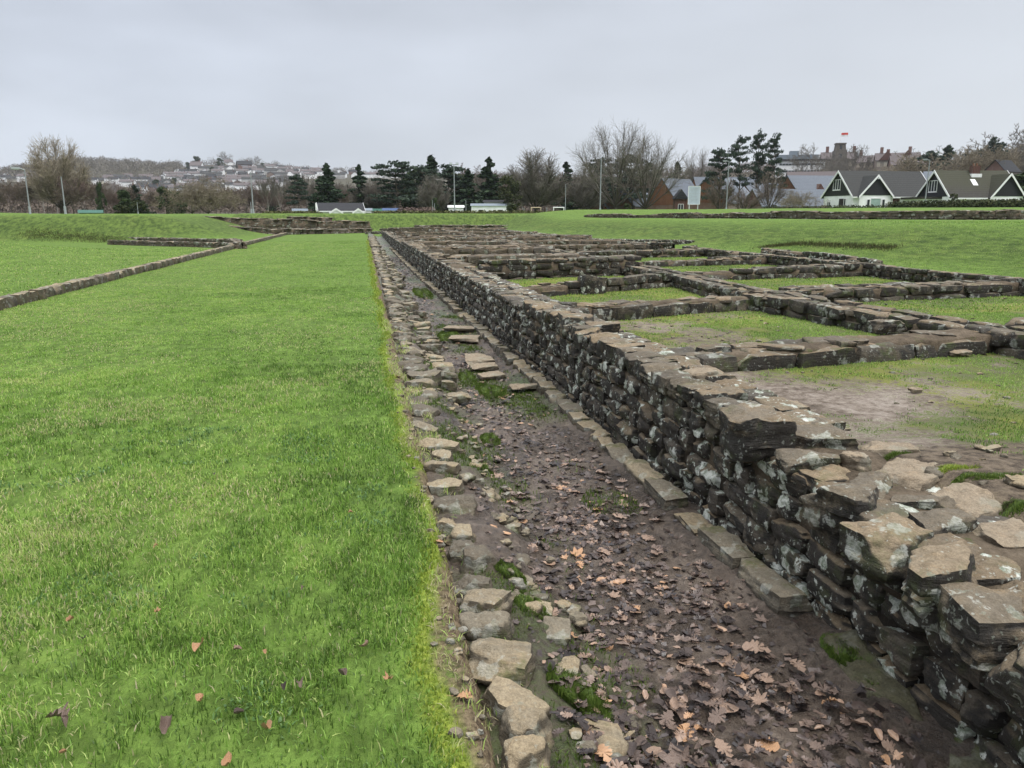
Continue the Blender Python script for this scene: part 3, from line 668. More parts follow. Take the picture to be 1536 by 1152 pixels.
for i in range(4):
    z0 = min(hz(UP[i]), hz(UP[i + 1])); Ln = math.hypot(UP[i + 1][0] - UP[i][0], UP[i + 1][1] - UP[i][1])
    wall('ruin_wall', ['thin far end of the wall on the upper terrace', 'middle stretch of the ruined wall on the upper terrace', 'thicker stretch of terrace wall below the dark hedge', 'terrace wall at the right edge below the bungalows'][i], UP[i], UP[i + 1], .9, z0 - .1, interp_prof([0, Ln], [hz(UP[i]) + (.22, .36, .46, .52)[i], hz(UP[i + 1]) + (.36, .46, .52, .52)[i]], .13, 100 + i), 490 + i, group=GR, mats=('farstone', 'farstone'), course=(.12, .18), length=(.3, .7), depth=.35, topsize=(.3, .8))

# ------------------------------------------------------------------ loose flags and rocks on the near wall head
FLAGS = [((1375, 692), .42, (.36, .27, .05), .5, 'flag_stone', 'large flat diamond shaped flagstone at the near right corner of the wall', 0),
         ((1462, 737), .41, (.27, .25, .05), .2, 'flag_stone', 'pale rounded flagstone bedded in moss by the right edge', 0),
         ((1520, 786), .40, (.26, .20, .05), .1, 'flag_stone', 'half visible pale flagstone cut by the right edge of the photo', 0),
         ((1335, 659), .42, (.27, .17, .04), -.2, 'flag_stone', 'thin flagstone lying behind the diamond shaped one', 0),
         ((1180, 598), .42, (.25, .18, .04), .3, 'flag_stone', 'worn flat stone where the wall head meets the mud', 0),
         ((1232, 638), .47, (.32, .2, .10), -.3, 'loose_rock', 'angular grey rock with pale top perched on the wall head', 1),
         ((1208, 669), .45, (.27, .15, .10), -.15, 'loose_rock', 'dark rock with one white lichen blotch lying on the wall head', 1),
         ((1238, 621), .46, (.20, .12, .08), .1, 'loose_rock', 'small black backed rock behind the perched grey one', 1),
         ((1283, 672), .45, (.07, .14, .12), .5, 'loose_rock', 'small upright stone leaning beside the flagstones', 0),
         ((1305, 712), .42, (.28, .16, .08), .7, 'loose_rock', 'hollowed grey stone with a round pale spot', 1),
         ((1420, 762), .42, (.24, .14, .10), 0, 'loose_rock', 'rough pitted rock with white lichen between the flagstones', 1),
         ((1385, 735), .42, (.26, .08, .06), -.5, 'loose_rock', 'long thin stone edged with moss', 1),
         ((1500, 711), .42, (.18, .08, .07), -.2, 'loose_rock', 'small pale loaf shaped stone near the right edge', 0),
         ((1080, 541), .31, (.16, .12, .10), .3, 'loose_rock', 'small brown boulder at the foot of the nearest cross wall', 0),
         ((1062, 556), .46, (.30, .2, .07), .3, 'loose_rock', 'flat tongue shaped stone lying on the front wall', 0),
         ((1441, 526), .29, (.22, .12, .06), .1, 'loose_rock', 'flat brown stone in the grass before the nearest cross wall', 0),
         ((1373, 581), .29, (.11, .05, .03), 0, 'loose_rock', 'thin dark stone lying in the room grass', 0),
         ((1330, 482), .50, (.34, .25, .12), 0, 'loose_rock', 'rounded boulder on top of the nearest cross wall', 1)]
for i, ((px, py), z, sz, yw, nm, lab, dk) in enumerate(FLAGS):
    x, y = at(px, py, z + sz[2] * .3)
    V, Q, r = stone_batch([(0, 0, 0)], [sz], [0], 14, 600 + i, rnd=[.35 if dk else .9], rounding=(.1, .3), chops=4, flatbed=.4 if nm == 'flag_stone' else 1.)
    o = mesh_np(nm, V, Q, M['capstone' if dk else 'flagstone'], None, {'rnd': r}, sharp=R(45)); o.location = (x, y, z - (.038 if nm == 'flag_stone' else .05 if py > 600 else .01)); o.rotation_euler = (0.02, -.02, yw); tag(o, lab, 'stone')
g = np.random.default_rng(83); RB = []
for _ in range(70):
    x, y = g.uniform(2.3, 3.9), g.uniform(1.6, 3.4); s = g.uniform(.03, .11); RB.append(((x, y, float(floor_z(np.array([x]), np.array([y]))[0]) + .005), (s, s * g.uniform(.5, .9), s * g.uniform(.3, .5)), g.uniform(0, 3)))
for _ in range(240):
    y = g.uniform(1.6, 14); x = g.normal(.72, .12); s = g.uniform(.025, .085); RB.append(((x, y, float(drain_z(np.array([x]), np.array([y]))[0]) + .01), (s, s * g.uniform(.5, .9), s * g.uniform(.4, .7)), g.uniform(0, 3)))
for _ in range(420):
    y = g.uniform(2.2, 12); x = g.uniform(2.6, 8); s = g.uniform(.008, .03) * (1 + y * .06); RB.append(((x, y, float(floor_z(np.array([x]), np.array([y]))[0]) + .002), (s, s * g.uniform(.5, .9), s * .5), g.uniform(0, 3)))
for _ in range(120):
    y = g.uniform(1.6, 10); x = g.normal(.30, .05); s = g.uniform(.01, .035); RB.append(((x, y, h1(x, y) + .004), (s, s * g.uniform(.5, .9), s * .6), g.uniform(0, 3)))
tag(stones_mesh('stone_rubble', RB, M['edgestone'], None, 84, k=.7), kind='stuff')
# paving slabs in the drain bed
for i, ((px, py), sz, lab) in enumerate([((690, 493), (.48, .55, .05), 'pale stepped paving slab in the drain beside a grass patch'), ((697, 508), (.42, .35, .05), 'front slab of the stepped paving in the drain'),
        ((718, 539), (.34, .42, .05), 'square pale slab lying in the drain past the mossy patch'), ((728, 551), (.30, .28, .05), 'middle slab of the three by the mossy patch'), ((736, 564), (.26, .22, .05), 'small wedge slab, nearest of the three in the drain'), ((790, 580), (.4, .2, .04), 'greenish slab half sunk in the drain mud')]):
    x, y = at(px, py, -.19); V, Q, r = stone_batch([(0, 0, 0)], [sz], [0], 10, 640 + i, rnd=[.95], rounding=(.06, .18), chops=2, flatbed=.3)
    o = mesh_np('paving_slab', V, Q, M['flagstone'], None, {'rnd': r}, sharp=R(45)); o.location = (x, y, -.205 + .02); o.rotation_euler = (0, 0, .1 * i - .2); tag(o, lab, 'paving slab')

# ------------------------------------------------------------------ edging stones down the left of the drain, kerb down the right
GE = 'edging stones along the left of the drain'
c7 = lambda cx, cy: (540 + cx / 1.945, 560 + cy / 1.945)
EDGE = [(485, 1115, 120, 90, 'rounded mossy edging stone at the bottom of the photo'), (480, 1030, 140, 95, 'broad mossy edging stone just up from the bottom one'), (445, 955, 190, 100, 'wide pitted edging stone beside a fallen maple leaf'),
        (408, 835, 175, 150, 'largest pale edging stone, tilted towards the drain'), (365, 725, 150, 75, 'flat low edging stone below the big domed one'), (365, 668, 135, 95, 'big pale domed edging stone'), (325, 608, 115, 75, 'grey edging stone with a dark shaded face above the domed one'),
        (345, 535, 95, 90, 'dark upright edging stone facing the drain'), (298, 505, 80, 65, 'tan block edging stone next to the dark upright one'), (288, 465, 85, 55, 'rounded tan edging stone in a tight row of three'), (253, 440, 75, 50, 'smallest tan edging stone of the row of three'),
        (275, 375, 120, 65, 'dark topped edging stone by two orange leaves'), (240, 325, 125, 58, 'flat tan edging stone level with the first orange leaf'), (240, 268, 105, 38, 'thin pale edging stone'), (238, 240, 62, 38, 'small grey edging stone above the thin pale one'), (228, 205, 125, 52, 'long low edging stone with a lit top'),
        (180, 155, 85, 42, 'pale edging stone where the moss band narrows'), (190, 105, 75, 62, 'blackened edging stone further up the row'), (455, 515, 70, 65, 'dark wet stone in the second row of edging'), (470, 575, 80, 52, 'grey rounded stone in the second row of edging'), (568, 720, 75, 105, 'flat triangular stone in the second row by moss'), (608, 815, 65, 75, 'small tan stone in the second row by leaves'),
        (690, 1045, 165, 150, 'largest flat stone of the second row, bottom of the photo'), (520, 655, 70, 45, 'sunken stone in the second row beside a pink leaf'), (430, 420, 70, 75, 'flat pale stone in the second row'), (372, 328, 62, 65, 'flat stone in the second row by an orange leaf'), (318, 250, 60, 75, 'mossy flat stone in the second row')]
g = np.random.default_rng(77)
def edge_stone(x, y, z, sz, yw, n, seed, lab, rnd, matn='edgestone', nm='edging_stone', group=GE, cat='edging stone', til=1., **kw):
    V, Q, r = stone_batch([(0, 0, 0)], [sz], [0], n, seed, rnd=[rnd], **kw); o = mesh_np(nm, V, Q, M[matn], None, {'rnd': r}, sharp=R(45)); o.location = (x, y, z); o.rotation_euler = (g.normal(0, .08) * til, g.normal(.06, .08) * til, yw)
    return tag(o, lab, cat, group)
for i, (cx, cy, wx, wy, lab) in enumerate(EDGE):
    px, py = c7(cx, cy); x, y = at(px, py, -.04 if i < 18 else -.10); D = math.hypot(x, y, 1.6)
    sx = wx / 1.945 * D / F; sy = wy / 1.945 * D / F * 1.15; sz = (.15 if i < 18 else .09) * (1.15 if wy > 85 else .9)
    edge_stone(x, y, (-.095 if i < 18 else -.185), (sx * 1.0, max(sy, .12) * 1.05, sz * 1.1), -.25 + g.normal(0, .15), 14 if y < 3.4 else 10, 700 + i, lab, g.uniform(.35, 1) if 'dark' not in lab and 'black' not in lab else .05, rounding=(.3, .6), chops=4, jit=.15)
protoE = []
y = 6.9
while y < 62:
    step = g.uniform(.11, .30) * (1 if y < 16 else 1.25); n = 7 if y < 12 else 4
    if y < 40:
        edge_stone(.50 + g.normal(0, .04), y, -.10 + g.normal(0, .02), (g.uniform(.16, .34), step * g.uniform(.8, 1.02), g.uniform(.10, .2)), g.normal(-.1, .25), n, int(2000 + y * 40), 'rough flat stone in the long receding row edging the grass', g.random() ** 1.5, rounding=(.25, .55))
        if g.random() < .5: edge_stone(.82 + g.normal(0, .05), y + g.uniform(-.1, .1), -.165 + g.normal(0, .015), (g.uniform(.16, .3), step * g.uniform(.7, 1), g.uniform(.08, .14)), g.normal(0, .2), n, int(5000 + y * 40), 'low mossy stone in the receding second row of edging', g.random(), rounding=(.15, .4))
    else: protoE.append(((.52 + g.normal(0, .05), y, -.02), (g.uniform(.3, .5), step, .16), 0.))
    y += step
o = stones_mesh('distant_edging', protoE, M['edgestone'], None, 790); tag(o, kind='stuff')
GK = 'kerb slabs along the foot of the wall'
y = 2.95; k = 0
KL = ['greenish kerb slab nearest the bottom, lying against the wall foot', 'long pale kerb slab second from the nearest', 'thin sunken kerb slab third from the nearest', 'thick kerb block standing proud of its row', 'long kerb slab past the thick block']
while y < 42:
    l = (.5, .38, .42, .36, .45)[k] if k < 5 else g.uniform(.2, .42)
    bx = bend_main(y + .7)
    edge_stone(1.90 - bx + g.normal(0, .012), y + l / 2, -.232 + .1 * float(sst(30, 62, y)) + g.normal(0, .012) + (.03 if k == 3 else 0), ((.155 if k < 5 else g.uniform(.14, .18)), l * 1.02, .16), g.normal(0, .025), 12 if y < 6 else 7 if y < 13 else 4, 900 + k, KL[k] if k < 5 else 'narrow kerb slab in the long receding row at the wall foot', g.uniform(.3, .9), nm='kerb_slab', group=GK, cat='kerb slab', rounding=(.08, .2), chops=2, jit=.1, til=.3)
    y += l + (.01 if g.random() < .93 else .25); k += 1

# ------------------------------------------------------------------ fallen leaves
def leaf_outline(kind, g):
    if kind == 0:                                     # oak: rounded lobes down both sides
        pts = [(0, -.5)]; L = 5
        for sgn in (1, -1):
            side = []
            for j in range(L):
                t0 = -.42 + .9 * j / L; w_ = .30 * math.sin(math.pi * min(1, (j + 1.0) / (L + .6))) + .08
                side += [(sgn * w_ * .55, t0), (sgn * w_ * g.uniform(.85, 1.1), t0 + .06), (sgn * w_ * g.uniform(.85, 1.05), t0 + .12)]
            pts += side if sgn == 1 else []
            if sgn == 1: pts.append((0, .52)); keep = side
            else: pts += side[::-1]
        return np.array(pts)
    if kind == 1:                                     # maple: five pointed lobes
        pts = []
        lob = [(-150, .34), (-108, .52), (-45, .62), (0, .70), (45, .62), (108, .52), (150, .34)]
        lob = [(a + 0, r) for a, r in lob]
        for k, (a, r) in enumerate(lob):
            a1 = R(90 - a) if True else 0; da = R(19)
            pts += [(r * .62 * math.cos(a1 + da), r * .62 * math.sin(a1 + da)), (r * .78 * math.cos(a1 + da * .6), r * .78 * math.sin(a1 + da * .6)), (r * g.uniform(.92, 1.05) * math.cos(a1), r * g.uniform(.92, 1.05) * math.sin(a1)), (r * .78 * math.cos(a1 - da * .6), r * .78 * math.sin(a1 - da * .6)), (r * .62 * math.cos(a1 - da), r * .62 * math.sin(a1 - da))]
            if k < len(lob) - 1: am = R(90 - (a + lob[k + 1][0]) / 2); pts.append((.36 * math.cos(am), .36 * math.sin(am)))
        pts.append((0, -.12)); return np.array(pts) * .8
    a = np.linspace(0, 2 * math.pi, 18)[:-1]            # plain oval
    return np.stack([.26 * np.cos(a) * (1 - .25 * np.sin(a)), .5 * np.sin(a)], -1)
def leaf_mesh(seed, kind):
    g = np.random.default_rng(seed); O = leaf_outline(kind, g); O = O + g.normal(0, .012, O.shape); ctr = np.array([0, .02]); n = len(O)
    rings = [O, ctr + (O - ctr) * .62, ctr + (O - ctr) * .28]; P = np.concatenate(rings + [ctr[None]])
    cx, cy, fold, tw = g.normal(.6, .55) + (1.6 if kind == 2 else 0), g.normal(.25, .6), g.uniform(.05, .6), g.normal(0, .8)
    z = cx * P[:, 0] ** 2 * 1.6 + cy * P[:, 1] ** 2 * 1.1 + fold * np.abs(P[:, 0]) + tw * P[:, 0] * P[:, 1]
    z += .22 * (fbm(np.stack([P[:, 0] * 3, P[:, 1] * 3, np.full(len(P), seed * 3.1)], -1), 2) - .5) + .05 * g.normal(size=len(P)) * (np.arange(len(P)) < n)
    z -= z.min(); V = np.concatenate([P, z[:, None]], -1); V[:, :2] *= (1 - .25 * min(1, abs(cx)))
    q = []; 
    for k in range(2): q += [(k * n + i, k * n + (i + 1) % n, (k + 1) * n + (i + 1) % n, (k + 1) * n + i) for i in range(n)]
    t = [(2 * n + i, 2 * n + (i + 1) % n, 3 * n) for i in range(n)]
    if kind < 2:                                      # stalk
        b = len(V); s0 = np.array([O[0][0] if kind == 0 else 0, -.5 if kind == 0 else -.1, z.mean() * .5]); V = np.concatenate([V, [s0 + (.012, 0, 0), s0 + (-.012, 0, 0), s0 + (.03, -.3, .03), s0 + (.045, -.3, .03)]]); q.append((b, b + 1, b + 2, b + 3))
    return V, np.array(q), np.array(t)
LEAVES = [leaf_mesh(11 + i, (0, 1, 0, 1, 0, 1, 2, 0, 1, 0, 1, 2)[i]) for i in range(24)] if False else [leaf_mesh(11 + i, (0, 2, 0, 1, 0, 2)[i % 6]) for i in range(24)]
# a few tone variants of each leaf so copies can share mesh data
def tone_word(t): return 'dark brown' if t < .3 else 'dull brown' if t < .55 else 'tan' if t < .8 else 'pale orange'
_lm = {}
def leaf_obj(k, tone, loc, rot, size, label, group, cat='leaf'):
    tq = round(tone * 6) / 6; key = (k, tq, group)
    if key not in _lm:
        V, q, t = LEAVES[k]; V = V * (1, 1, 1.0 if 'lawn' in group else .40); o = mesh_np('fallen_leaf', V, [q, t], M['leaf'], None, {'rnd': np.full(len(V), tq)}); _lm[key] = o.data
    else: o = link(bpy.data.objects.new('fallen_leaf', _lm[key]))
    o.location = loc; o.rotation_euler = rot; o.scale = (size, size, size); return tag(o, label, cat, group)
def bed_z(x, y):
    return float(drain_z(np.array([x]), np.array([y]))[0]) if x > .45 else h1(x, y)
g = np.random.default_rng(99); spots = []
def scatter(n, y0, y1, x0, x1, big=1., f=None):
    for _ in range(n):
        y = g.uniform(y0, y1); x = g.uniform(x0, x1)
        if f and g.random() > f(x, y): continue
        spots.append((x, y, g.uniform(.045, .105) * big * (1.25 if g.random() < .08 else 1), float(np.clip(g.beta(1.6, 1.5), 0, 1)), g.uniform(0, 6.28)))
drift = lambda x, y: float(np.clip(1.25 - abs(x - 1.05) * .7 - .4 * (y > 2.4) * max(0, x - 1.3) * 2 + .9 * (float(n2(np.array([x]), np.array([y]), 2.2, 2, 55)[0]) - .5), .05, 1))
scatter(1000, 1.2, 2.55, .62, 1.82, .95, drift); scatter(330, 2.55, 3.6, .75, 1.75, .95, drift); scatter(330, 3.6, 5.6, .80, 1.7, .95, drift); scatter(230, 5.6, 8, .8, 1.65, .9, lambda x, y: 1.1 - abs(x - .95) * .9); scatter(220, 7.5, 14, .85, 1.5, .95, lambda x, y: 1.2 - abs(x - .95) * 1.2); scatter(600, 14, 36, .85, 1.4, 1.0)
scatter(40, 1.8, 4.5, .35, .75, .9); scatter(26, 6, 12, 3, 6, .8); scatter(30, 14, 16.2, 3.2, 6, 1.); scatter(16, 10.6, 11, 6.8, 10.5, 1.)
def leaf_crumbs(n, y0, y1, seed):
    g = np.random.default_rng(seed); Y = g.uniform(y0, y1, n); X = np.clip(g.normal(1.25, .30, n), .62, 1.86); k = g.random(n) < .35 + .9 * (n2(X, Y, 2.5, 3, 57) > .48); X, Y = X[k], Y[k]; n = len(X); Z = drain_z(X, Y) + .004; a = g.uniform(0, 6.28, n); s = g.uniform(.003, .015, n) * (1 + .06 * Y); tl = g.normal(0, .28, (n, 2)); V = np.empty((n, 4, 3))
    for i, (u_, v_) in enumerate(((-1, -.5), (.9, -.7), (1.1, .4), (-.6, .8))):
        dx = s * (u_ * np.cos(a) - v_ * np.sin(a)) * g.uniform(.6, 1.3, n); dy = s * (u_ * np.sin(a) + v_ * np.cos(a)) * g.uniform(.6, 1.3, n); V[:, i] = np.stack([X + dx, Y + dy, Z + dx * tl[:, 0] + dy * tl[:, 1] + g.uniform(0, .006, n)], -1)
    i = np.arange(n) * 4; return V.reshape(-1, 3), np.stack([i, i + 1, i + 2, i + 3], -1), np.repeat(np.clip(g.beta(1.3, 2.2, n), 0, 1), 4)
for nm_, (n_, a_, b_) in (('leaf_crumbs', (4600, 1.2, 4.5)), ('leaf_crumbs', (3200, 4.5, 12)), ('leaf_crumbs', (2600, 12, 34))):
    V, Q, r = leaf_crumbs(n_, a_, b_, n_); tag(mesh_np(nm_, V, Q, M['leaf'], None, {'rnd': r}), kind='stuff')
def vis(x, y, z):
    zz = z - EYE; r_ = cp * x - sp * y; f_ = sp * ct * x + cp * ct * y - st * zz; u_ = sp * st * x + cp * st * y + ct * zz
    return 768 + F * r_ / f_, 576 - F * u_ / f_, f_
def size_key(s):
    px, py, d = vis(s[0], s[1], -.2); inside = 0 < px < 1536 and 0 < py < 1150; return -(s[2] / d) if inside else 1
spots.sort(key=size_key)
GL = 'dead leaves fallen in the muddy drain'
stack = []
for i, (x, y, s, tn, a) in enumerate(spots):
    zl = (floor_z(np.array([x]), np.array([y]))[0] if x > 2.3 else bed_z(x, y)) + g.uniform(.0, .045 if y < 2.6 else .008)
    rot = (g.normal(0, .24 if y < 2.7 else .13), g.normal(0, .24 if y < 2.7 else .13), a); k = int(g.integers(24))
    if i < 270:
        where = 'leaf drift at the near drain end' if y < 2.6 else 'wet mud of the drain' if y < 4 else 'drain mud further along'
        leaf_obj(k, tn, (x, y, zl), rot, s, '%s dead leaf in the %s' % (tone_word(tn), where), GL)
    else: stack.append((k, x, y, zl, s, tn, rot))
Vs, Qs, Ts, Rs, b = [], [], [], [], 0
from mathutils import Euler
for k, x, y, zl, s, tn, rot in stack:
    V, q, t = LEAVES[k]; V = V * (1, 1, .40); m3 = np.array(Euler(rot).to_matrix()); Vs.append(V * s @ m3.T + (x, y, zl)); Qs.append(q + b); Ts.append(t + b); Rs.append(np.full(len(V), tn)); b += len(V)
tag(mesh_np('leaf_litter', np.concatenate(Vs), [np.concatenate(Qs), np.concatenate(Ts)], M['leaf'], None, {'rnd': np.concatenate(Rs)}), kind='stuff')
SPECIAL = [((866, 829), 3, .125, .97, 'large bright orange leaf alone on the open mud', -.2), ((1012, 1036), 13, .17, .72, 'biggest broad brown leaf in the leaf drift', -.15), ((1022, 1112), 9, .16, .62, 'large crumpled brown leaf at the bottom of the drift', -.15), ((698, 1058), 0, .075, .95, 'orange leaf on bare soil beside the edging stones', -.02), ((762, 1108), 1, .09, .98, 'bright orange five lobed leaf below the edging stones', -.03),
           ((745, 705), 3, .10, .9, 'orange leaf on the mud beside the second row of stones', -.15), ((708, 722), 9, .09, .9, 'orange leaf caught between two edging stones', -.05), ((902, 694), 1, .06, .85, 'small orange leaf by the kerb slabs', -.2), ((598, 566), 9, .12, .95, 'rust red leaf lying on the turf edge far up the drain', 0.), ((815, 815), 0, .09, .45, 'brown curled leaf past the grey stones', -.2),
           ((1003, 735), 4, .07, .75, 'tan leaf beside the thick kerb block', -.2), ((656, 815), 4, .065, .95, 'upper of two small orange leaves on the bare soil strip', .0), ((664, 829), 10, .05, .9, 'lower of two small orange leaves on the bare soil strip', .0),
           ((732, 807), 5, .06, .7, 'small pinkish oval leaf between the rows of stones', -.1)]
GLG = 'dead leaves lying on the lawn'
cg = lambda a, b: (a / 3.27, 800 + b / 3.27)
for i, ((a, b), s, tn, lab) in enumerate([((270, 940), .13, .42, 'folded grey brown leaf near the bottom left corner of the lawn'), ((820, 955), .115, .40, 'curled grey leaf with an orange rim on the lawn'), ((1310, 965), .10, .72, 'orange brown leaf curled into a cup on the lawn'), ((975, 565), .12, .80, 'long orange curled leaf on the lawn'), ((985, 830), .085, .78, 'flat tan leaf sunk in the grass'),
        ((1170, 890), .06, .2, 'small slate dark leaf standing in the grass'), ((770, 390), .06, .98, 'small pale orange leaf upright in the grass'), ((765, 72), .05, .95, 'tiny pale leaf in the middle of the lawn'), ((345, 432), .055, .95, 'small straw coloured leaf on the left of the lawn'), ((1165, 575), .06, .6, 'grey brown leaf right of the long curled one'), ((1300, 585), .045, .85, 'tiny orange leaf right of the long curled one'),
        ((1120, 1135), .085, .85, 'tan leaf at the bottom edge of the lawn'), ((305, 1085), .045, .7, 'little grey leaf below the folded one'), ((410, 520), .05, .15, 'small black leaf on the left of the lawn'), ((1470, 755), .07, .5, 'brown leaf half hidden in the right of the lawn'), ((1390, 765), .06, .1, 'dark leaf next to the half hidden brown one'), ((1048, -286), .06, .05, 'dark shrivelled leaf in the upper lawn'), ((1720, -100), .05, .9, 'pale leaf near the mossy edge of the lawn'),
        ((1790, 560), .07, .55, 'brown leaf near the soil edge'), ((1680, 700), .09, .45, 'upright brown leaf close to the soil edge'), ((1905, 720), .08, .75, 'tan curled leaf closest to the soil edge'), ((1488, 278), .045, .4, 'small brown leaf in the middle right of the lawn'), ((385, -480), .045, .9, 'tiny pale leaf far up the lawn')]):
    px, py = cg(a, b); SPECIAL.append(((px, py), (0, 7, 13, 5, 11, 17, 9)[i % 7], s, tn, lab, .03))
for i, ((px, py), k, s, tn, lab, z) in enumerate(SPECIAL):
    x, y = at(px, py, z)
    if z < 0: z = bed_z(x, y)
    leaf_obj(k % 24, min(1, tn + (.22 if z >= .02 else 0)), (x, y, z + .004), (g.normal(0, .2), g.normal(0, .2), g.uniform(0, 6.28)), s * (.72 if z >= .02 else 1.1), lab, GLG if z >= .02 else GL)

# ------------------------------------------------------------------ grass, moss and weeds (nobody could count them)
def blades(name, X, Y, Z, L, W, lean, rnd, m, seed, curl=.6):
    g = np.random.default_rng(seed); n = len(X); a = g.uniform(0, 2 * math.pi, n); la = g.uniform(0, 2 * math.pi, n); ln = np.abs(g.normal(0, 1, n)) * lean
    dx, dy = np.cos(a) * W / 2, np.sin(a) * W / 2; lx, ly = np.cos(la), np.sin(la)
    V = np.empty((n, 5, 3)); h1_, h2_ = .55, 1.0
    V[:, 0] = np.stack([X - dx, Y - dy, Z - .004], -1); V[:, 1] = np.stack([X + dx, Y + dy, Z - .004], -1)
    s1 = np.sin(np.clip(ln * .7, 0, 1.35)); c1 = np.cos(np.clip(ln * .7, 0, 1.35)); s2 = np.sin(np.clip(ln * (1 + curl), 0, 1.5)); c2 = np.cos(np.clip(ln * (1 + curl), 0, 1.5))
    mx_, my_, mz_ = X + lx * s1 * L * h1_, Y + ly * s1 * L * h1_, Z + c1 * L * h1_
    V[:, 2] = np.stack([mx_ - dx * .75, my_ - dy * .75, mz_], -1); V[:, 3] = np.stack([mx_ + dx * .75, my_ + dy * .75, mz_], -1)
    V[:, 4] = np.stack([mx_ + lx * s2 * L * .5, my_ + ly * s2 * L * .5, mz_ + c2 * L * .5], -1)
    i = np.arange(n) * 5; q = np.stack([i, i + 1, i + 3, i + 2], -1); t = np.stack([i + 2, i + 3, i + 4], -1)
    o = mesh_np(name, V.reshape(-1, 3), [q, t], m, None, {'rnd': np.repeat(rnd, 5)}, smooth=False); return tag(o, kind='stuff')
def field(n, x0, x1, y0, y1, seed, keep=None, margin=260):
    g = np.random.default_rng(seed); X = g.uniform(x0, x1, n); Y = g.uniform(y0, y1, n); px, py, d = vis(X, Y, np.zeros(n)); k = (px > -margin) & (px < 1536 + margin) & (py < 1152 + margin) & (d > .3)
    X, Y = X[k], Y[k]
    if keep is not None: kk = g.random(len(X)) < keep(X, Y); X, Y = X[kk], Y[kk]
    return X, Y
lawn_keep = lambda X, Y: sst(0.02, -.03, X - edge_x(Y)) * (.30 + .70 * sst(.36, .52, n2(X, Y, 3.2, 3, 73))) * (.55 + .45 * sst(.35, .5, n2(X, Y, 14, 2, 78)))
def lawn_rnd(X, Y, g):
    r = .32 + .9 * (n2(X, Y, 1.1, 3, 74) - .5) + .9 * (n2(X, Y, 6, 2, 75) - .5) + .16 * sst(-.8, -4.5, X) + g.normal(0, 1, len(X)) * np.interp(Y, [3, 9], [.27, .15]); r = np.clip(r, 0, .90)
    s = g.random(len(X)) < .04 + .30 * sst(.5, .68, n2(X, Y, .9, 4, 77)) + .08 * sst(-1, -5, X); r[s] = g.uniform(.86, 1, s.sum()); return r
g = np.random.default_rng(5)
for nm, n, y0, y1, x0, L, W in (('lawn_grass', 230000, 1.2, 4.2, -4.4, .030, .0042), ('lawn_grass', 170000, 4.2, 8.5, -6.3, .028, .0062), ('lawn_grass', 130000, 8.5, 18, -6.4, .020, .009), ('lawn_grass', 90000, 18, 50, -6.4, .016, .016)):
    X, Y = field(n, x0, .35, y0, y1, int(y0 * 10), lawn_keep)
    tuf = n2(X, Y, 9, 2, 76)
    blades(nm, X, Y, H(X, Y), L * (.55 + .9 * tuf) * g.uniform(.6, 1.35, len(X)), W * g.uniform(.6, 1.4, len(X)), (.95 if y0 < 8 else 1.1), lawn_rnd(X, Y, g), M['blade'], int(y0 * 7 + 1))
# left lawn beyond the kerb blocks, right bank and its foot
X, Y = field(70000, -30, -6.5, 9, 40, 81); blades('field_grass', X, Y, H(X, Y), .032 * g.uniform(.6, 1.4, len(X)), .022 * g.uniform(.7, 1.3, len(X)), .8, np.clip(lawn_rnd(X, Y, g) - .03, 0, 1), M['blade'], 82)
X, Y = field(90000, 11.9, 24, 8, 40, 83, lambda X, Y: sst(38, 22, Y) * .8); blades('bank_grass', X, Y, H(X, Y), .028 * g.uniform(.5, 1.5, len(X)) * (.5 + n2(X, Y, 1.2, 3, 84)), .012 * g.uniform(.7, 1.3, len(X)), .9, np.clip(lawn_rnd(X, Y, g) - .05, 0, 1), M['blade'], 85)
# shaggy ledge of long grass half way down the right bank
LP = [hit(px_, py_, 12, 70)[:2] for px_, py_ in ((1142, 371), (1200, 366), (1270, 369), (1340, 373))]
tt = g.uniform(0, 3, 4200); ii = tt.astype(int); fr = tt - ii; LPa = np.array(LP); XY = LPa[ii] * (1 - fr)[:, None] + LPa[np.minimum(ii + 1, 3)] * fr[:, None]; XY = XY + g.normal(0, .16, XY.shape)
blades('ledge_grass', XY[:, 0], XY[:, 1], H(XY[:, 0], XY[:, 1]), g.uniform(.04, .13, len(XY)), np.full(len(XY), .016), 1.3, np.clip(g.normal(.28, .2, len(XY)), 0, 1), M['reed'], 86)
# dark rough growth in the hollow at the foot of the left bank
LQ = [hit(px_, py_, 20, 90)[:2] for px_, py_ in ((40, 350), (90, 354), (140, 358), (185, 361))]
tt = g.uniform(0, 3, 5000); ii = tt.astype(int); fr = tt - ii; LQa = np.array(LQ); XY = LQa[ii] * (1 - fr)[:, None] + LQa[np.minimum(ii + 1, 3)] * fr[:, None] + g.normal(0, .55, (5000, 2))
blades('hollow_grass', XY[:, 0], XY[:, 1], H(XY[:, 0], XY[:, 1]), g.uniform(.03, .10, len(XY)), np.full(len(XY), .025), 1.4, np.clip(g.normal(.32, .22, len(XY)), 0, 1), M['reed'], 286)
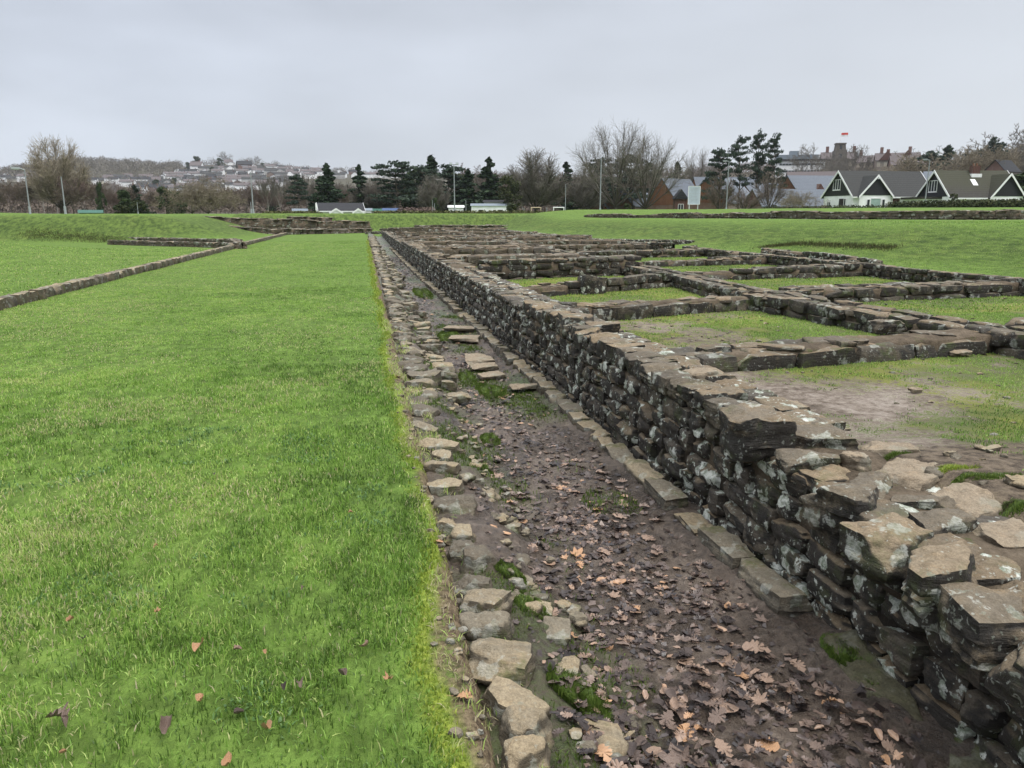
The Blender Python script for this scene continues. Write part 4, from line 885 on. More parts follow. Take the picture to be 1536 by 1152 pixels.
# bright moss along the turf edge
X, Y = field(110000, .0, .55, 1.2, 11, 87, lambda X, Y: np.exp(-((X - edge_x(Y) - .0) / .04) ** 2) * (.03 + .75 * sst(.42, .62, n2(X, Y, 3, 3, 88))))
blades('edge_moss', X, Y, H(X, Y) + .004, .013 * g.uniform(.5, 1.5, len(X)), .0045 * g.uniform(.7, 1.3, len(X)) * (1 + Y * .12), 1.0, np.clip(g.normal(.45, .25, len(X)), 0, 1), M['mossblade'], 89)
X, Y = field(60000, .05, .45, 11, 50, 187, lambda X, Y: np.exp(-((X - edge_x(Y)) / .05) ** 2) * .35)
blades('edge_moss', X, Y, H(X, Y) + .004, .035 * g.uniform(.5, 1.5, len(X)), .02 * g.uniform(.7, 1.3, len(X)), 1.0, np.clip(g.normal(.45, .25, len(X)), 0, 1), M['mossblade'], 189)
X, Y = field(60000, -4.2, .1, 1.3, 6, 171, lambda X, Y: sst(.60, .68, n2(X, Y, 2.1, 3, 172)) * .8)
blades('clover_patches', X, Y, H(X, Y) + .008, .016 * g.uniform(.5, 1.4, len(X)), .010 * g.uniform(.6, 1.3, len(X)), 1.3, np.clip(g.normal(.4, .2, len(X)), 0, 1), M['clover'], 173)
# straw and thin turf on the soil strip, dark moss cushions among the edging stones and in the drain
X, Y = field(12000, .2, .5, 1.2, 12, 90, lambda X, Y: sst(.45, .6, n2(X, Y, 4, 3, 91)))
blades('soil_strip_grass', X, Y, np.maximum(H(X, Y), -.06), .035 * g.uniform(.4, 1.5, len(X)), .003 * g.uniform(.7, 1.3, len(X)) * (1 + Y * .1), 1.1, np.clip(g.normal(.88, .18, len(X)), 0, 1), M['blade'], 92)
def moss_at(X, Y): return np.maximum(drain_z(X, Y), -.3)
X, Y = field(110000, .42, 1.80, 1.2, 14, 93, lambda X, Y: drain_grass(X, Y) * sst(.44, .56, n2(X, Y, 3.3, 3, 94)))
blades('drain_moss', X, Y, moss_at(X, Y), .026 * g.uniform(.4, 1.6, len(X)), .004 * g.uniform(.7, 1.3, len(X)) * (1 + Y * .12), .8, np.clip(g.normal(.45, .25, len(X)), 0, 1), M['darkmoss'], 95)
def cushion(cx, cy, rx, ry, n, L, m, seed, zf, nm):
    g = np.random.default_rng(seed); a = g.uniform(0, 6.28, n); r = np.sqrt(g.random(n)) * (1 + .5 * (vn(np.stack([np.cos(a) * 1.5, np.sin(a) * 1.5, np.full(n, seed * 1.)], -1)) - .5)); X = cx + rx * r * np.cos(a); Y = cy + ry * r * np.sin(a)
    blades(nm, X, Y, zf(X, Y) - .012 * np.clip(r, 0, 1) ** 2, L * g.uniform(.5, 1.5, n), np.full(n, .0042 * (1 + cy * .1)), .8, np.clip(g.normal(.5, .22, n), 0, 1), m, seed)
for i, (px, py, rx, ry, n, L) in enumerate([(866, 1050, .10, .13, 4200, .022), (800, 925, .09, .12, 1500, .014), (765, 880, .08, .10, 1100, .013), (725, 700, .07, .14, 1300, .013), (735, 650, .08, .2, 1300, .013), (1275, 985, .07, .20, 2000, .016), (915, 745, .18, .25, 500, .02), (735, 580, .16, .4, 3000, .016), (672, 500, .18, .6, 3600, .018), (634, 437, .22, 1.4, 3600, .022), (700, 560, .10, .5, 1600, .014)]):
    x, y = at(px, py, -.18); cushion(x, y, rx, ry, n, L, M['darkmoss'], 300 + i, lambda X, Y: moss_at(X, Y) + .02, 'moss_cushion')
for i, (px, py, rx, ry, n) in enumerate([(1400, 745, .16, .12, 2200), (1440, 775, .2, .1, 2400), (1395, 708, .3, .04, 1600), (1330, 675, .18, .05, 1200), (1265, 690, .10, .07, 900), (1500, 760, .2, .05, 1500), (1245, 655, .05, .08, 900), (1470, 720, .2, .04, 1200)]):
    x, y = at(px, py, .40); cushion(x, y, rx, ry, n, .014, M['darkmoss'] if i % 2 else M['mossblade'], 330 + i, lambda X, Y: floor_z(X, Y) + .004, 'wall_head_moss')
# thin turf in the rooms
X, Y = field(330000, 2.5, 9, 2.6, 9.5, 96, lambda X, Y: sst(.45, .85, floor_grass(X, Y) + 1.3 * (n2(X, Y, 9, 2, 97) - .5)) * .7)
blades('room_grass', X, Y, floor_z(X, Y), .015 * g.uniform(.4, 1.6, len(X)), .003 * g.uniform(.7, 1.3, len(X)) * (1 + Y * .1), 1.15, np.clip(.22 + 1.1 * (n2(X, Y, .8, 3, 98) - .5) + g.normal(0, .2, len(X)) + .2 * sst(4.2, 5.5, X), 0, .97), M['blade'], 99)
X, Y = field(150000, 2.5, 11, 9.5, 30, 196, lambda X, Y: sst(.35, .8, floor_grass(X, Y)) * .8)
blades('room_grass', X, Y, floor_z(X, Y), .02 * g.uniform(.4, 1.6, len(X)), .014 * g.uniform(.7, 1.3, len(X)), .9, np.clip(.35 + 1.1 * (n2(X, Y, .8, 3, 98) - .5) + g.normal(0, .2, len(X)), 0, .97), M['blade'], 199)
#__PART3__
# ------------------------------------------------------------------ trees
def prisms(P0, P1, R0, R1, n=3):
    P0, P1, R0, R1 = map(lambda a: np.asarray(a, float), (P0, P1, R0, R1)); K = len(P0); d = P1 - P0; d /= np.linalg.norm(d, axis=1)[:, None] + 1e-9
    ref = np.where(np.abs(d[:, 2:3]) > .9, [[1., 0, 0]], [[0, 0, 1.]]); a = np.cross(d, ref); a /= np.linalg.norm(a, axis=1)[:, None]; b = np.cross(d, a); V = []
    for P, Rr in ((P0, R0), (P1, R1)):
        for i in range(n):
            t = 2 * math.pi * i / n; V.append(P + (a * math.cos(t) + b * math.sin(t)) * Rr[:, None])
    V = np.stack(V, 1); o = (np.arange(K) * 2 * n)[:, None]
    Q = np.concatenate([np.stack([o[:, 0] + i, o[:, 0] + (i + 1) % n, o[:, 0] + n + (i + 1) % n, o[:, 0] + n + i], -1) for i in range(n)]); return V.reshape(-1, 3), Q
def skeleton(seed, h, trunk=.15, limbs=5, spread=38, kids=(5, 5, 5), ratio=.55, up=.25, r0=None, wander=.10, fine=.016, leader=True, taper=.72):
    """bare branching: lists of (p0, p1, r0, r1, level)"""
    g = random.Random(seed); S = []; r0 = r0 or h * .017
    def grow(p, d, L, r, lev):
        n = 4 if lev < 3 else 2; pts = [(p, r)]
        for i in range(n):
            d = (d + Vector((g.gauss(0, wander), g.gauss(0, wander), g.gauss(0, wander) + up * .22))).normalized(); q = p + d * (L / n); r2 = max(fine * .7, r * (taper if lev else .86)); S.append((p[:], q[:], r, r2, lev)); p, r = q, r2; pts.append((p, r))
            if lev < len(kids) + 1 and (i > 0 or lev > 1):
                m = kids[lev - 1] / (n - 1) if lev >= 1 else 0; m = int(m) + (g.random() < m - int(m))
                for _ in range(m):
                    ax = d.orthogonal().normalized(); ax.rotate(Matrix.Rotation(g.uniform(0, 6.28), 3, d)); nd = d.copy(); nd.rotate(Matrix.Rotation(R(g.gauss(spread, 9)), 3, ax)); grow(p, nd, L * ratio * g.uniform(.75, 1.2) * (1 - .3 * i / n), max(fine, r * .62), lev + 1)
        return p, d, r
    p = Vector((0, 0, 0)); d = Vector((g.gauss(0, .04), g.gauss(0, .04), 1)).normalized(); q = p + d * h * trunk; S.append((p[:], q[:], r0 * 1.25, r0, 0))
    for k in range(limbs):
        a = 6.28 * k / limbs + g.uniform(-.4, .4); tl = R(g.uniform(.35, 1.05) * spread * 1.0) if not (leader and k == 0) else R(5)
        nd = Vector((math.sin(tl) * math.cos(a), math.sin(tl) * math.sin(a), math.cos(tl))); grow(q + Vector((0, 0, -g.uniform(0, .04) * h)), nd, h * (1 - trunk) * g.uniform(.62, .8) * (1 if k else 1.08), r0 * g.uniform(.42, .6), 1)
    return S
def bare_proto(name, label, cat, group, seed, h, twig, bark='bark', **kw):
    S = skeleton(seed, h, **kw); t = thing(name, label, cat, (0, 0, -500), 0, group); g = np.random.default_rng(seed)
    for nm, sel, m, n in (('trunk', [s for s in S if s[4] <= 1], bark, 5), ('crown', [s for s in S if s[4] > 1], twig, 3)):
        V, Q = prisms([s[0] for s in sel], [s[1] for s in sel], [s[2] for s in sel], [s[3] for s in sel], n); rn = np.repeat(np.clip(g.normal(.5, .2, len(sel)), 0, 1), 2 * n); mesh_np(nm, V, Q, M[m], t, {'rnd': rn}, smooth=False)
    t['h'] = h; return t
def dome_proto(name, label, seed, h, twig, wid, nsh, th=1., low=.25, nl=16):
    """bare tree whose shoots fill a rounded dome: limbs fan up from a short trunk, shoots leave them steeply"""
    g = np.random.default_rng(seed); t = thing(name, label, 'bare tree', (0, 0, -500)); A, B, ra, rb = [], [], [], []; L = []
    def dome(d):                                      # distance from the fork to the dome surface along d
        a = wid * h; c = np.array([0, 0, h * .50]); lo, hi = 0., h
        for _ in range(14):
            m_ = (lo + hi) / 2; p = np.array([0, 0, h * .1]) + d * m_ - c
            if (p[0] ** 2 + p[1] ** 2) / a ** 2 + (p[2] / (h * .5)) ** 2 < 1: lo = m_
            else: hi = m_
        return lo
    A.append((0, 0, 0)); B.append((0, 0, h * .1)); ra.append(h * .024); rb.append(h * .02)
    for k in range(nl):
        az = 2.4 * k + g.normal(0, .2); tl = R(4 + 52 * ((k + .5) / nl) ** .8); d = np.array([math.sin(tl) * math.cos(az), math.sin(tl) * math.sin(az), math.cos(tl)]); D = dome(d) * .9; p = np.array([0, 0, h * .1]); pts = [p]
        for i in range(6):
            if i > 2 and ((p[0] ** 2 + p[1] ** 2) / (wid * h) ** 2 + ((p[2] - h * .5) / (h * .5)) ** 2) > .80: pts.append(p + d * .02); p = pts[-1]; continue
            dd = d + g.normal(0, .07, 3) + np.array([0, 0, .05 * i]); dd /= np.linalg.norm(dd); q = p + dd * D / 6; r0_ = h * .011 * (1 - i / 6.5); A.append(p); B.append(q); ra.append(r0_); rb.append(h * .011 * (1 - (i + 1) / 6.5)); p = q; pts.append(p)
        L.append(np.array(pts))
    V, Q = prisms(A, B, ra, rb, 5); mesh_np('trunk', V, Q, M['bark'], t, {'rnd': np.full(len(V), .4)}, smooth=False); A, B, ra, rb, rn = [], [], [], [], []
    for _ in range(nsh):
        P = L[int(g.integers(nl))]; f = g.uniform(low, 1.) * 5.999; i = int(f); p = P[i] + (P[i + 1] - P[i]) * (f - i); d = (P[i + 1] - P[i]); d /= np.linalg.norm(d); out_ = np.array([p[0], p[1], 0]) / (h * .3); d = d * .55 + g.normal(0, .42, 3) + out_ * .25 + np.array([0, 0, .3]); d /= np.linalg.norm(d); ln = h * g.uniform(.10, .24); c = g.uniform(0, 1)
        for s in range(3):
            q = p + d * ln / 3
            if ((q[0] ** 2 + q[1] ** 2) / (wid * h) ** 2 + ((q[2] - h * .5) / (h * .5)) ** 2) > 1.04 * g.uniform(.9, 1.1): break
            A.append(p); B.append(q); ra.append((.046 - .010 * s) * th); rb.append((.036 - .010 * s) * th); rn.append(c)
            for _k in range(2):
                e_ = d + g.normal(0, .5, 3); e_ /= np.linalg.norm(e_); A.append(q); B.append(q + e_ * ln * .33); ra.append(.028 * th); rb.append(.016 * th); rn.append(c)
            p = q; d = d + g.normal(0, .15, 3) + np.array([0, 0, .08]); d /= np.linalg.norm(d)
    V, Q = prisms(A, B, ra, rb, 3); mesh_np('crown', V, Q, M[twig], t, {'rnd': np.repeat(np.array(rn), 6)}, smooth=False); t['h'] = h; return t
def leafy(C, Rr, n, size, g, flat=1., clump=None):
    """n small leaf faces spread through ellipsoids at C with radii Rr"""
    K = len(C); k = g.integers(0, K, n); d = g.normal(size=(n, 3)); d /= np.linalg.norm(d, axis=1)[:, None]; r = g.random(n) ** .45
    P = C[k] + d * r[:, None] * Rr[k]; s = size * g.uniform(.5, 1.5, n)
    nrm = d * .7 + g.normal(size=(n, 3)) * .6; nrm[:, 2] *= flat; nrm[:, 2] += .25; nrm /= np.linalg.norm(nrm, axis=1)[:, None]
    ref = g.normal(size=(n, 3)); a = np.cross(nrm, ref); a /= np.linalg.norm(a, axis=1)[:, None] + 1e-9; b = np.cross(nrm, a)
    V = np.stack([P - a * s[:, None], P + b * s[:, None] * .6, P + a * s[:, None], P - b * s[:, None] * .6], 1); i = np.arange(n) * 4
    tone = g.random(K); rn = np.clip(.15 + .45 * tone[k] + .3 * g.random(n), 0, 1)
    return V.reshape(-1, 3), np.stack([i, i + 1, i + 2, i + 3], -1), np.repeat(rn, 4)
def leafy_tree(name, label, cat, group, h, C, Rr, n, size, leaf, limbs, seed, flat=1., bark='bark'):
    g = np.random.default_rng(seed); t = thing(name, label, cat, (0, 0, -500), 0, group); V, Q, r = leafy(np.array(C, float), np.array(Rr, float), n, size, g, flat); mesh_np('crown', V, Q, M[leaf], t, {'rnd': r}, smooth=False)
    V, Q = prisms(*zip(*limbs), n=5); mesh_np('trunk', V, Q, M[bark], t, {'rnd': np.full(len(V), .5)}, smooth=False); t['h'] = h; return t
def spire(seed, label, h=14, wid=.30, leaf='needle', lev=15, bare=.06, dens=7, group=None, name='conifer_tree'):
    g = np.random.default_rng(seed); C, Rr, Lb = [], [], [((0, 0, 0), (0, 0, h * .97), h * .017, .03)]
    for i in range(lev):
        f = (i + .5) / lev; z = h * (bare + (1 - bare) * f); rad = h * wid * .5 * (1 - f) ** .8 + .15; m = max(3, int(dens * (1 - f) + 2))
        for k in range(m):
            a = g.uniform(0, 6.28); rr = rad * g.uniform(.55, 1.15); e_ = (math.cos(a) * rr, math.sin(a) * rr, z - rr * g.uniform(.1, .35)); Lb.append(((0, 0, z), e_, .05, .02))
            for q in (.4, .75, 1.): C.append((e_[0] * q, e_[1] * q, z + (e_[2] - z) * q)); Rr.append((.2 * rad + .28, .2 * rad + .28, .26 + h * .01))
        C.append((0, 0, z)); Rr.append((rad * .35, rad * .35, h / lev * .6))
    C.append((0, 0, h)); Rr.append((.15, .15, .5))
    return leafy_tree(name, label, 'conifer', group, h, C, Rr, 6000, .36, leaf, Lb, seed)
def tiered(seed, label, h=16, wid=.9, tiers=7, bare=.35, leaf='needle_blue', lean=0., name='cedar_tree', cat='cedar', top=.55, group=None, n=4200, ls=.32):
    g = np.random.default_rng(seed); C, Rr, Lb = [], [], []; p = np.zeros(3); last = p.copy(); pts = [p]
    for i in range(8): q = last + np.array([lean * h / 8 + g.normal(0, .012) * h, g.normal(0, .012) * h, h * .115]); Lb.append((tuple(last), tuple(q), h * .018 * (1 - i / 9), h * .018 * (1 - (i + 1) / 9))); last = q; pts.append(q)
    pts = np.array(pts)
    for i in range(tiers):
        f = bare + (1 - bare) * (i + .3) / tiers; z = h * .95 * f; bx = np.array([np.interp(z, pts[:, 2], pts[:, j]) for j in (0, 1)]); rad = h * wid * .5 * (1 - (1 - top) * ((f - bare) / (1 - bare)) ** 1.5) * g.uniform(.7, 1.1)
        for k in range(int(g.integers(4, 7))):
            a = g.uniform(0, 6.28); rr = rad * g.uniform(.45, 1.); e_ = np.array([bx[0] + math.cos(a) * rr, bx[1] + math.sin(a) * rr, z + g.normal(.02, .02) * h]); Lb.append(((bx[0], bx[1], z - .06 * h), tuple(e_), .10, .03)); C.append(e_); Rr.append((rad * g.uniform(.22, .4), rad * g.uniform(.22, .4), h * g.uniform(.018, .04)))
            C.append((e_ + np.array([bx[0], bx[1], z])) / 2); Rr.append((rad * .22, rad * .22, h * .02))
    C.append((pts[-1][0], pts[-1][1], h * .95)); Rr.append((h * wid * .12, h * wid * .12, h * .05))
    return leafy_tree(name, label, cat, group, h, C, Rr, n, ls, leaf, Lb, seed, .5)
def rounded(seed, label, h=8, wid=.9, leaf='evergreen', low=.05, name='evergreen_tree', cat='evergreen tree', n=3600, size=.22, group=None, lobes=26, shape=.5):
    g = np.random.default_rng(seed); C, Rr = [], []
    for i in range(lobes):
        f = g.random(); z = h * (low + .1 + (.84 - low) * f); prof_ = math.sin(math.pi * min(.97, max(.08, (f * .8 + .18)))) ** shape; a = g.uniform(0, 6.28); rr = h * wid * .36 * prof_ * g.uniform(.2, 1.); s = h * g.uniform(.07, .15); C.append((math.cos(a) * rr, math.sin(a) * rr, z)); Rr.append((s, s, s * .8))
    return leafy_tree(name, label, cat, group, h, C, Rr, n, size, leaf, [((0, 0, 0), (0, 0, h * .6), h * .022, h * .01)], seed)
def put(proto, px, base_px, top_px, D, label=None, rz=None, wide=1., first=[]):
    """stand a tree of the height the photo shows on the land at depth D"""
    x, y, _ = atD(px, 318, D); z = h1(x, y) - .1; d = math.hypot(x, y); r = ray(px, top_px); ztop = EYE + r[2] * d / math.hypot(r[0], r[1]); s = max(.2, (ztop - z) / proto['h']); rz = random.uniform(0, 6.28) if rz is None else rz
    if proto.location.z < -400:
        o = proto; o.location = (x, y, z); o.rotation_euler = (0, 0, rz); o.scale = (s * wide, s * wide, s)
        if label: o['label'] = label
    else: o = dup(proto, (x, y, z), rz, (s * wide, s * wide, s), label)
    return o

GT = 'bare winter trees in the belt beyond the field'
bareA = dome_proto('bare_tree', 'tallest bare winter tree, broad fan of upright branches', 21, 20, 'twig_grey', .50, 800, .62, .45, 15)
bareB = dome_proto('bare_tree', 'bare tree leaning branches to the right of the tallest one', 33, 17, 'twig_grey', .56, 650, .62, .45, 13)
put(bareA, 923, 318, 182, 150, wide=1.05, rz=.4); put(bareB, 968, 318, 204, 148, wide=1.05, rz=2.0)
willow = dome_proto('bare_tree', 'big pale domed bare tree with upright twigs behind the left pole', 51, 17, 'twig_pale', .34, 1700)
put(willow, 93, 318, 203, 170, wide=1.05)
domeC = dome_proto('bare_tree', 'rounded bare tree alone left of the two tallest', 61, 14, 'twig_grey', .36, 1500)
put(domeC, 804, 318, 224, 152, wide=1.3)
oakD = bare_proto('bare_tree', 'low spreading bare tree with dark crooked trunk, left of a pair', 'bare tree', None, 71, 9, 'twig_tan', trunk=.10, limbs=8, spread=58, kids=(7, 6, 6), ratio=.52, up=.25, fine=.024, wander=.18)
put(oakD, 288, 318, 266, 140, wide=1.2); put(oakD, 312, 318, 268, 141, 'low spreading bare tree with dark crooked trunk, right of a pair', wide=1.3, rz=4.)
put(bareB, 1045, 318, 224, 190, 'pale bare tree standing behind the white notice board', wide=.8, rz=5.)
domeD = dome_proto('bare_tree', 'small bare tree with dark trunk in front of the brick gable', 63, 9, 'twig_brown', .42, 420, .8, .35, 11)
put(domeD, 1079, 318, 258, 128, 'small bare tree with dark trunk in front of the brick gable', wide=.9, rz=1.); put(domeD, 1117, 318, 282, 120, 'low bare tree spreading wide before the grey slate roofs', wide=1.6, rz=2.6); put(domeD, 1153, 318, 254, 124, 'bare tree with pale trunk in front of the slate roofs', wide=.9, rz=3.3)
put(oakD, 1200, 318, 285, 118, 'grey bare bush beside the slate roofed buildings', wide=1.5, rz=.7)
put(domeC, 650, 318, 262, 150, 'bare rounded tree below the two spired conifers', wide=1.1, rz=.9); put(domeC, 568, 318, 267, 165, 'reddish bare tree behind the dark roofed house', wide=1.5, rz=1.9)
put(domeC, 880, 318, 250, 165, 'bare tree just left of the two tallest', wide=1.2, rz=2.2)
# thicket of slim trees along the whole far side, each one its own
slim = [bare_proto('slim_tree', 'slim bare tree in the brown belt beyond the field', 'bare tree', GT, 100 + i, 11, ('twig_red', 'twig_brown', 'twig_grey', 'twig_brown')[i], bark=('bark', 'bark', 'bark_pale', 'bark')[i], trunk=.22, limbs=5, spread=(30, 40, 26, 42)[i], kids=(7, 6, 5), ratio=.50, up=.6, fine=.032, r0=.13) for i in range(4)]
g = np.random.default_rng(13)
SL = ['slim reddish bare tree in the brown belt beyond the field', 'bushy brown bare tree in the belt beyond the field', 'slim pale stemmed birch in the belt beyond the field', 'rounded brown bare tree in the belt beyond the field']
for px in np.arange(-30, 880, 10.5):
    i = int(g.integers(4)); top = np.interp(px, [-30, 0, 60, 140, 180, 260, 340, 420, 520, 620, 700, 780, 880], [284, 282, 276, 276, 288, 294, 290, 286, 283, 285, 286, 284, 276]) + g.normal(0, 5); put(slim[i], px + g.normal(0, 4), 318, top, g.uniform(162, 215), SL[i], wide=g.uniform(.9, 1.5))
for px in np.arange(700, 1130, 17.):
    i = int(g.integers(4)); put(slim[i], px + g.normal(0, 4), 318, np.interp(px, [700, 860, 1000, 1130], [268, 266, 270, 280]) + g.normal(0, 6), g.uniform(205, 250), SL[i], wide=g.uniform(1, 1.5))
for k, px in enumerate((402, 420, 445, 462, 479, 503, 698, 715, 742)):
    put(slim[2], px, 318, 268 + g.normal(0, 5), 160 + 3 * k, SL[2], wide=.8)

# evergreens one by one
SPI = [spire(201, 'tall dark spruce above the dark roofed house', wid=.5), spire(202, 'slim pointed conifer, highest spire of the central group', wid=.46, dens=7), spire(203, 'thin grey green spruce with sparse boughs', wid=.42, lev=11, dens=4)]
put(SPI[0], 493, 318, 247, 160, wide=1.5); put(SPI[2], 541, 318, 249, 165, wide=1.4); put(SPI[1], 648, 318, 236, 165, wide=1.7)
put(SPI[0], 734, 318, 238, 160, 'broad pointed conifer left of the dark leaning yew', wide=1.5); put(SPI[1], 703, 318, 256, 155, 'small dark pointed conifer beside the tall grey pole', wide=1.7); put(SPI[2], 848, 318, 245, 175, 'far conifer spire between the bare trees', wide=1.4); put(SPI[1], 1013, 300, 245, 200, 'column shaped conifer behind the leaning bare tree', wide=1.2)
put(SPI[1], 205, 300, 279, 190, 'small dark conifer low on the left below the houses', wide=2.); put(SPI[0], 1412, 300, 221, 330, 'dark bushy spruce on the skyline between the bungalows', wide=1.5); put(SPI[1], 410, 300, 283, 210, 'thin small conifer left of the dark spruce', wide=1.)
CED = [tiered(211, 'large dark cedar standing over the belt, left of centre', 15, .85, 8, .25), tiered(212, 'flat topped cedar beside the tall grey pole', 13, 1., 6, .3)]
put(CED[0], 598, 318, 240, 158, wide=1.3); put(CED[1], 676, 318, 246, 160, wide=1.3); put(CED[0], 636, 318, 247, 160, 'ragged dark conifer just left of the highest spire', wide=1.1); put(CED[1], 448, 318, 260, 162, 'green topped cedar on a bare trunk left of the dark spruce', wide=.7)
put(CED[0], 902, 318, 236, 175, 'dark cedar showing through the tallest bare tree', wide=1.2); put(CED[1], 948, 318, 231, 172, 'dark cedar between the two tallest bare trees', wide=1.1); put(CED[0], 1077, 318, 221, 160, 'dark wide pine left of the three tall pines', wide=.72); put(CED[1], 1380, 318, 227, 300, 'flat dark cedar on the skyline above the first bungalow', wide=1.2)
PIN = [tiered(221, 'leftmost of three tall open crowned pines', 19, .50, 8, .36, ls=.22, n=5200, name='pine_tree', cat='pine', top=.8), tiered(222, 'middle and tallest of three open crowned pines', 20, .46, 9, .36, ls=.22, n=5200, name='pine_tree', cat='pine', top=.75), tiered(223, 'rightmost of three tall open crowned pines', 19, .5, 9, .34, ls=.22, n=5200, name='pine_tree', cat='pine', top=.6)]
put(PIN[0], 1106, 318, 200, 165, wide=.66); put(PIN[1], 1133, 318, 192, 167, wide=.64); put(PIN[2], 1158, 318, 198, 165, wide=.66); put(PIN[2], 1474, 318, 206, 290, 'leaning pine on the skyline above the second bungalow', wide=1.0); put(PIN[0], 1462, 318, 222, 300, 'lower pine beside the leaning skyline pine', wide=1.2)
RND = [rounded(231, 'dark round evergreen bush low on the left', 7, 1.1), rounded(232, 'dark leaning yew left of the rounded bare tree', 12, .62, 'olive', shape=.35), rounded(233, 'olive green shrub by the left bank', 5, 1.2, 'hedge')]
put(RND[0], 190, 318, 284, 150); put(RND[1], 762, 318, 255, 146, wide=1.2); put(RND[2], 210, 318, 300, 130, wide=1.3)
put(RND[0], 250, 318, 279, 160, 'dark evergreen below the far white houses', wide=.9); put(RND[0], 267, 318, 285, 165, 'smaller dark evergreen right of another below the houses', wide=.9); put(RND[2], 184, 318, 306, 128, 'low green shrub at the far left bank', wide=1.4); put(RND[0], 153, 318, 272, 160, 'ivy covered trunk right of the domed bare tree', wide=.35)
put(RND[0], 1540, 318, 258, 150, 'dark evergreen cut by the right edge beside the second bungalow', wide=1.6); put(RND[2], 768, 318, 305, 125, 'small dark bush at the foot of the belt', wide=1.2); put(RND[2], 940, 318, 304, 126, 'dark green bush before the orange brick gable', wide=.8); put(RND[0], 652, 318, 296, 146, 'ivy clad lower trunk below the bare rounded tree', wide=.7)
put(RND[1], 692, 318, 251, 162, 'brownish conifer right of the flat topped cedar', wide=1.1); put(RND[1], 1500, 318, 236, 320, 'narrow dark cypress on the right skyline', wide=.5); put(RND[0], 620, 318, 252, 166, 'dark conifer filling the gap right of the large cedar', wide=.9)
# scrub on the right hand hill
HB = [bare_proto('hill_tree', 'tan willow like tree on the right hill', 'bare tree', None, 130, 12, 'twig_tan', trunk=.12, limbs=7, spread=36, kids=(6, 5, 5), ratio=.5, up=.3, fine=.035), bare_proto('hill_tree', 'pale bare crown', 'bare tree', None, 131, 12, 'twig_grey', trunk=.15, limbs=6, spread=36, kids=(6, 5, 5), ratio=.5, up=.4, fine=.030)]
GH = 'bare scrub trees on the right hill'
put(HB[0], 1362, 318, 240, 260, 'tan drooping bare tree right behind the first bungalow', wide=1.5); put(HB[1], 1502, 318, 206, 330, 'wide pale bare crown on the skyline right of the leaning pine', wide=1.5)
put(HB[1], 1272, 318, 228, 430, 'pale bare crown right of the flag tower', wide=1.3); put(HB[1], 1213, 318, 225, 450, 'faint bare crown above the white office block', wide=1.2); put(HB[1], 1536, 318, 216, 300, 'reddish bare tree at the right edge of the skyline', wide=1.4)
for px in np.arange(1180, 1560, 9.):
    o = put(HB[int(g.integers(2))], px + g.normal(0, 3), 318, np.interp(px, [1180, 1240, 1300, 1350, 1420, 1470, 1560], [274, 266, 264, 258, 245, 236, 234]) + g.normal(0, 4), g.uniform(270, 380), 'brown bare scrub tree on the right hill behind the bungalows', wide=g.uniform(1, 1.6)); o['group'] = GH

# ------------------------------------------------------------------ far hill: woods, then its houses one by one
def wood(name, pts, hh, twig, seed, n=120, size=1.):
    g = np.random.default_rng(seed); C = np.array(pts, float); K = len(C); hs = hh * g.uniform(.6, 1.25, K); k = np.repeat(np.arange(K), n); d = g.normal(size=(K * n, 3)); d /= np.linalg.norm(d, axis=1)[:, None]; d[:, 2] = np.abs(d[:, 2]); r = g.random(K * n) ** .4
    P = C[k] + d * (r * hs[k])[:, None] * np.array([.62, .62, .8]) + np.stack([k * 0, k * 0, hs[k] * .18], -1); L = hs[k] * .115 * g.uniform(.5, 1.5, K * n) * size; a = d + g.normal(0, .5, d.shape); a /= np.linalg.norm(a, axis=1)[:, None]; b = np.cross(a, g.normal(size=a.shape)); b /= np.linalg.norm(b, axis=1)[:, None]
    V = np.stack([P - b * (L * .22)[:, None], P + b * (L * .22)[:, None], P + a * (L * 1.4)[:, None]], 1); i = np.arange(K * n) * 3; tone = g.random(K)
    return tag(mesh_np(name, V.reshape(-1, 3), np.stack([i, i + 1, i + 2], -1), M[twig], None, {'rnd': np.repeat(np.clip(.1 + .6 * tone[k] + .3 * g.random(K * n), 0, 1), 3)}, smooth=False), kind='stuff')
def land_pts(n, px0, px1, r0, r1, seed, keep=None):
    g = np.random.default_rng(seed); out = []
    for _ in range(n):
        px = g.uniform(px0, px1); d = ray(px, 318); d = d / math.hypot(d[0], d[1]); rr = g.uniform(r0, r1); x, y = d[0] * rr, d[1] * rr
        if keep and not keep(px, rr, g): continue
        out.append((x, y, h1(x, y)))
    return out
wood('hill_woods', land_pts(900, -120, 275, 1050, 1420, 301, lambda px, r, g: True), 11, 'twig_grey', 302)
wood('hill_woods', land_pts(950, -160, 275, 480, 1080, 331, lambda px, r, g: not (835 < r < 985 and g.random() < .6)), 8, 'twig_grey', 332)
wood('hill_woods', land_pts(420, 240, 1250, 1250, 1400, 303), 10, 'twig_grey', 304)
wood('hill_woods', land_pts(260, 240, 800, 900, 1250, 305), 5, 'twig_brown', 306)
wood('valley_woods', land_pts(1500, -120, 1200, 270, 620, 307), 8.5, 'twig_brown', 308, n=90)
wood('valley_woods', land_pts(900, -120, 1200, 620, 900, 309), 8, 'twig_red', 310)
wood('hill_scrub', land_pts(700, 1160, 1640, 400, 760, 311), 7, 'twig_brown', 312, n=90)
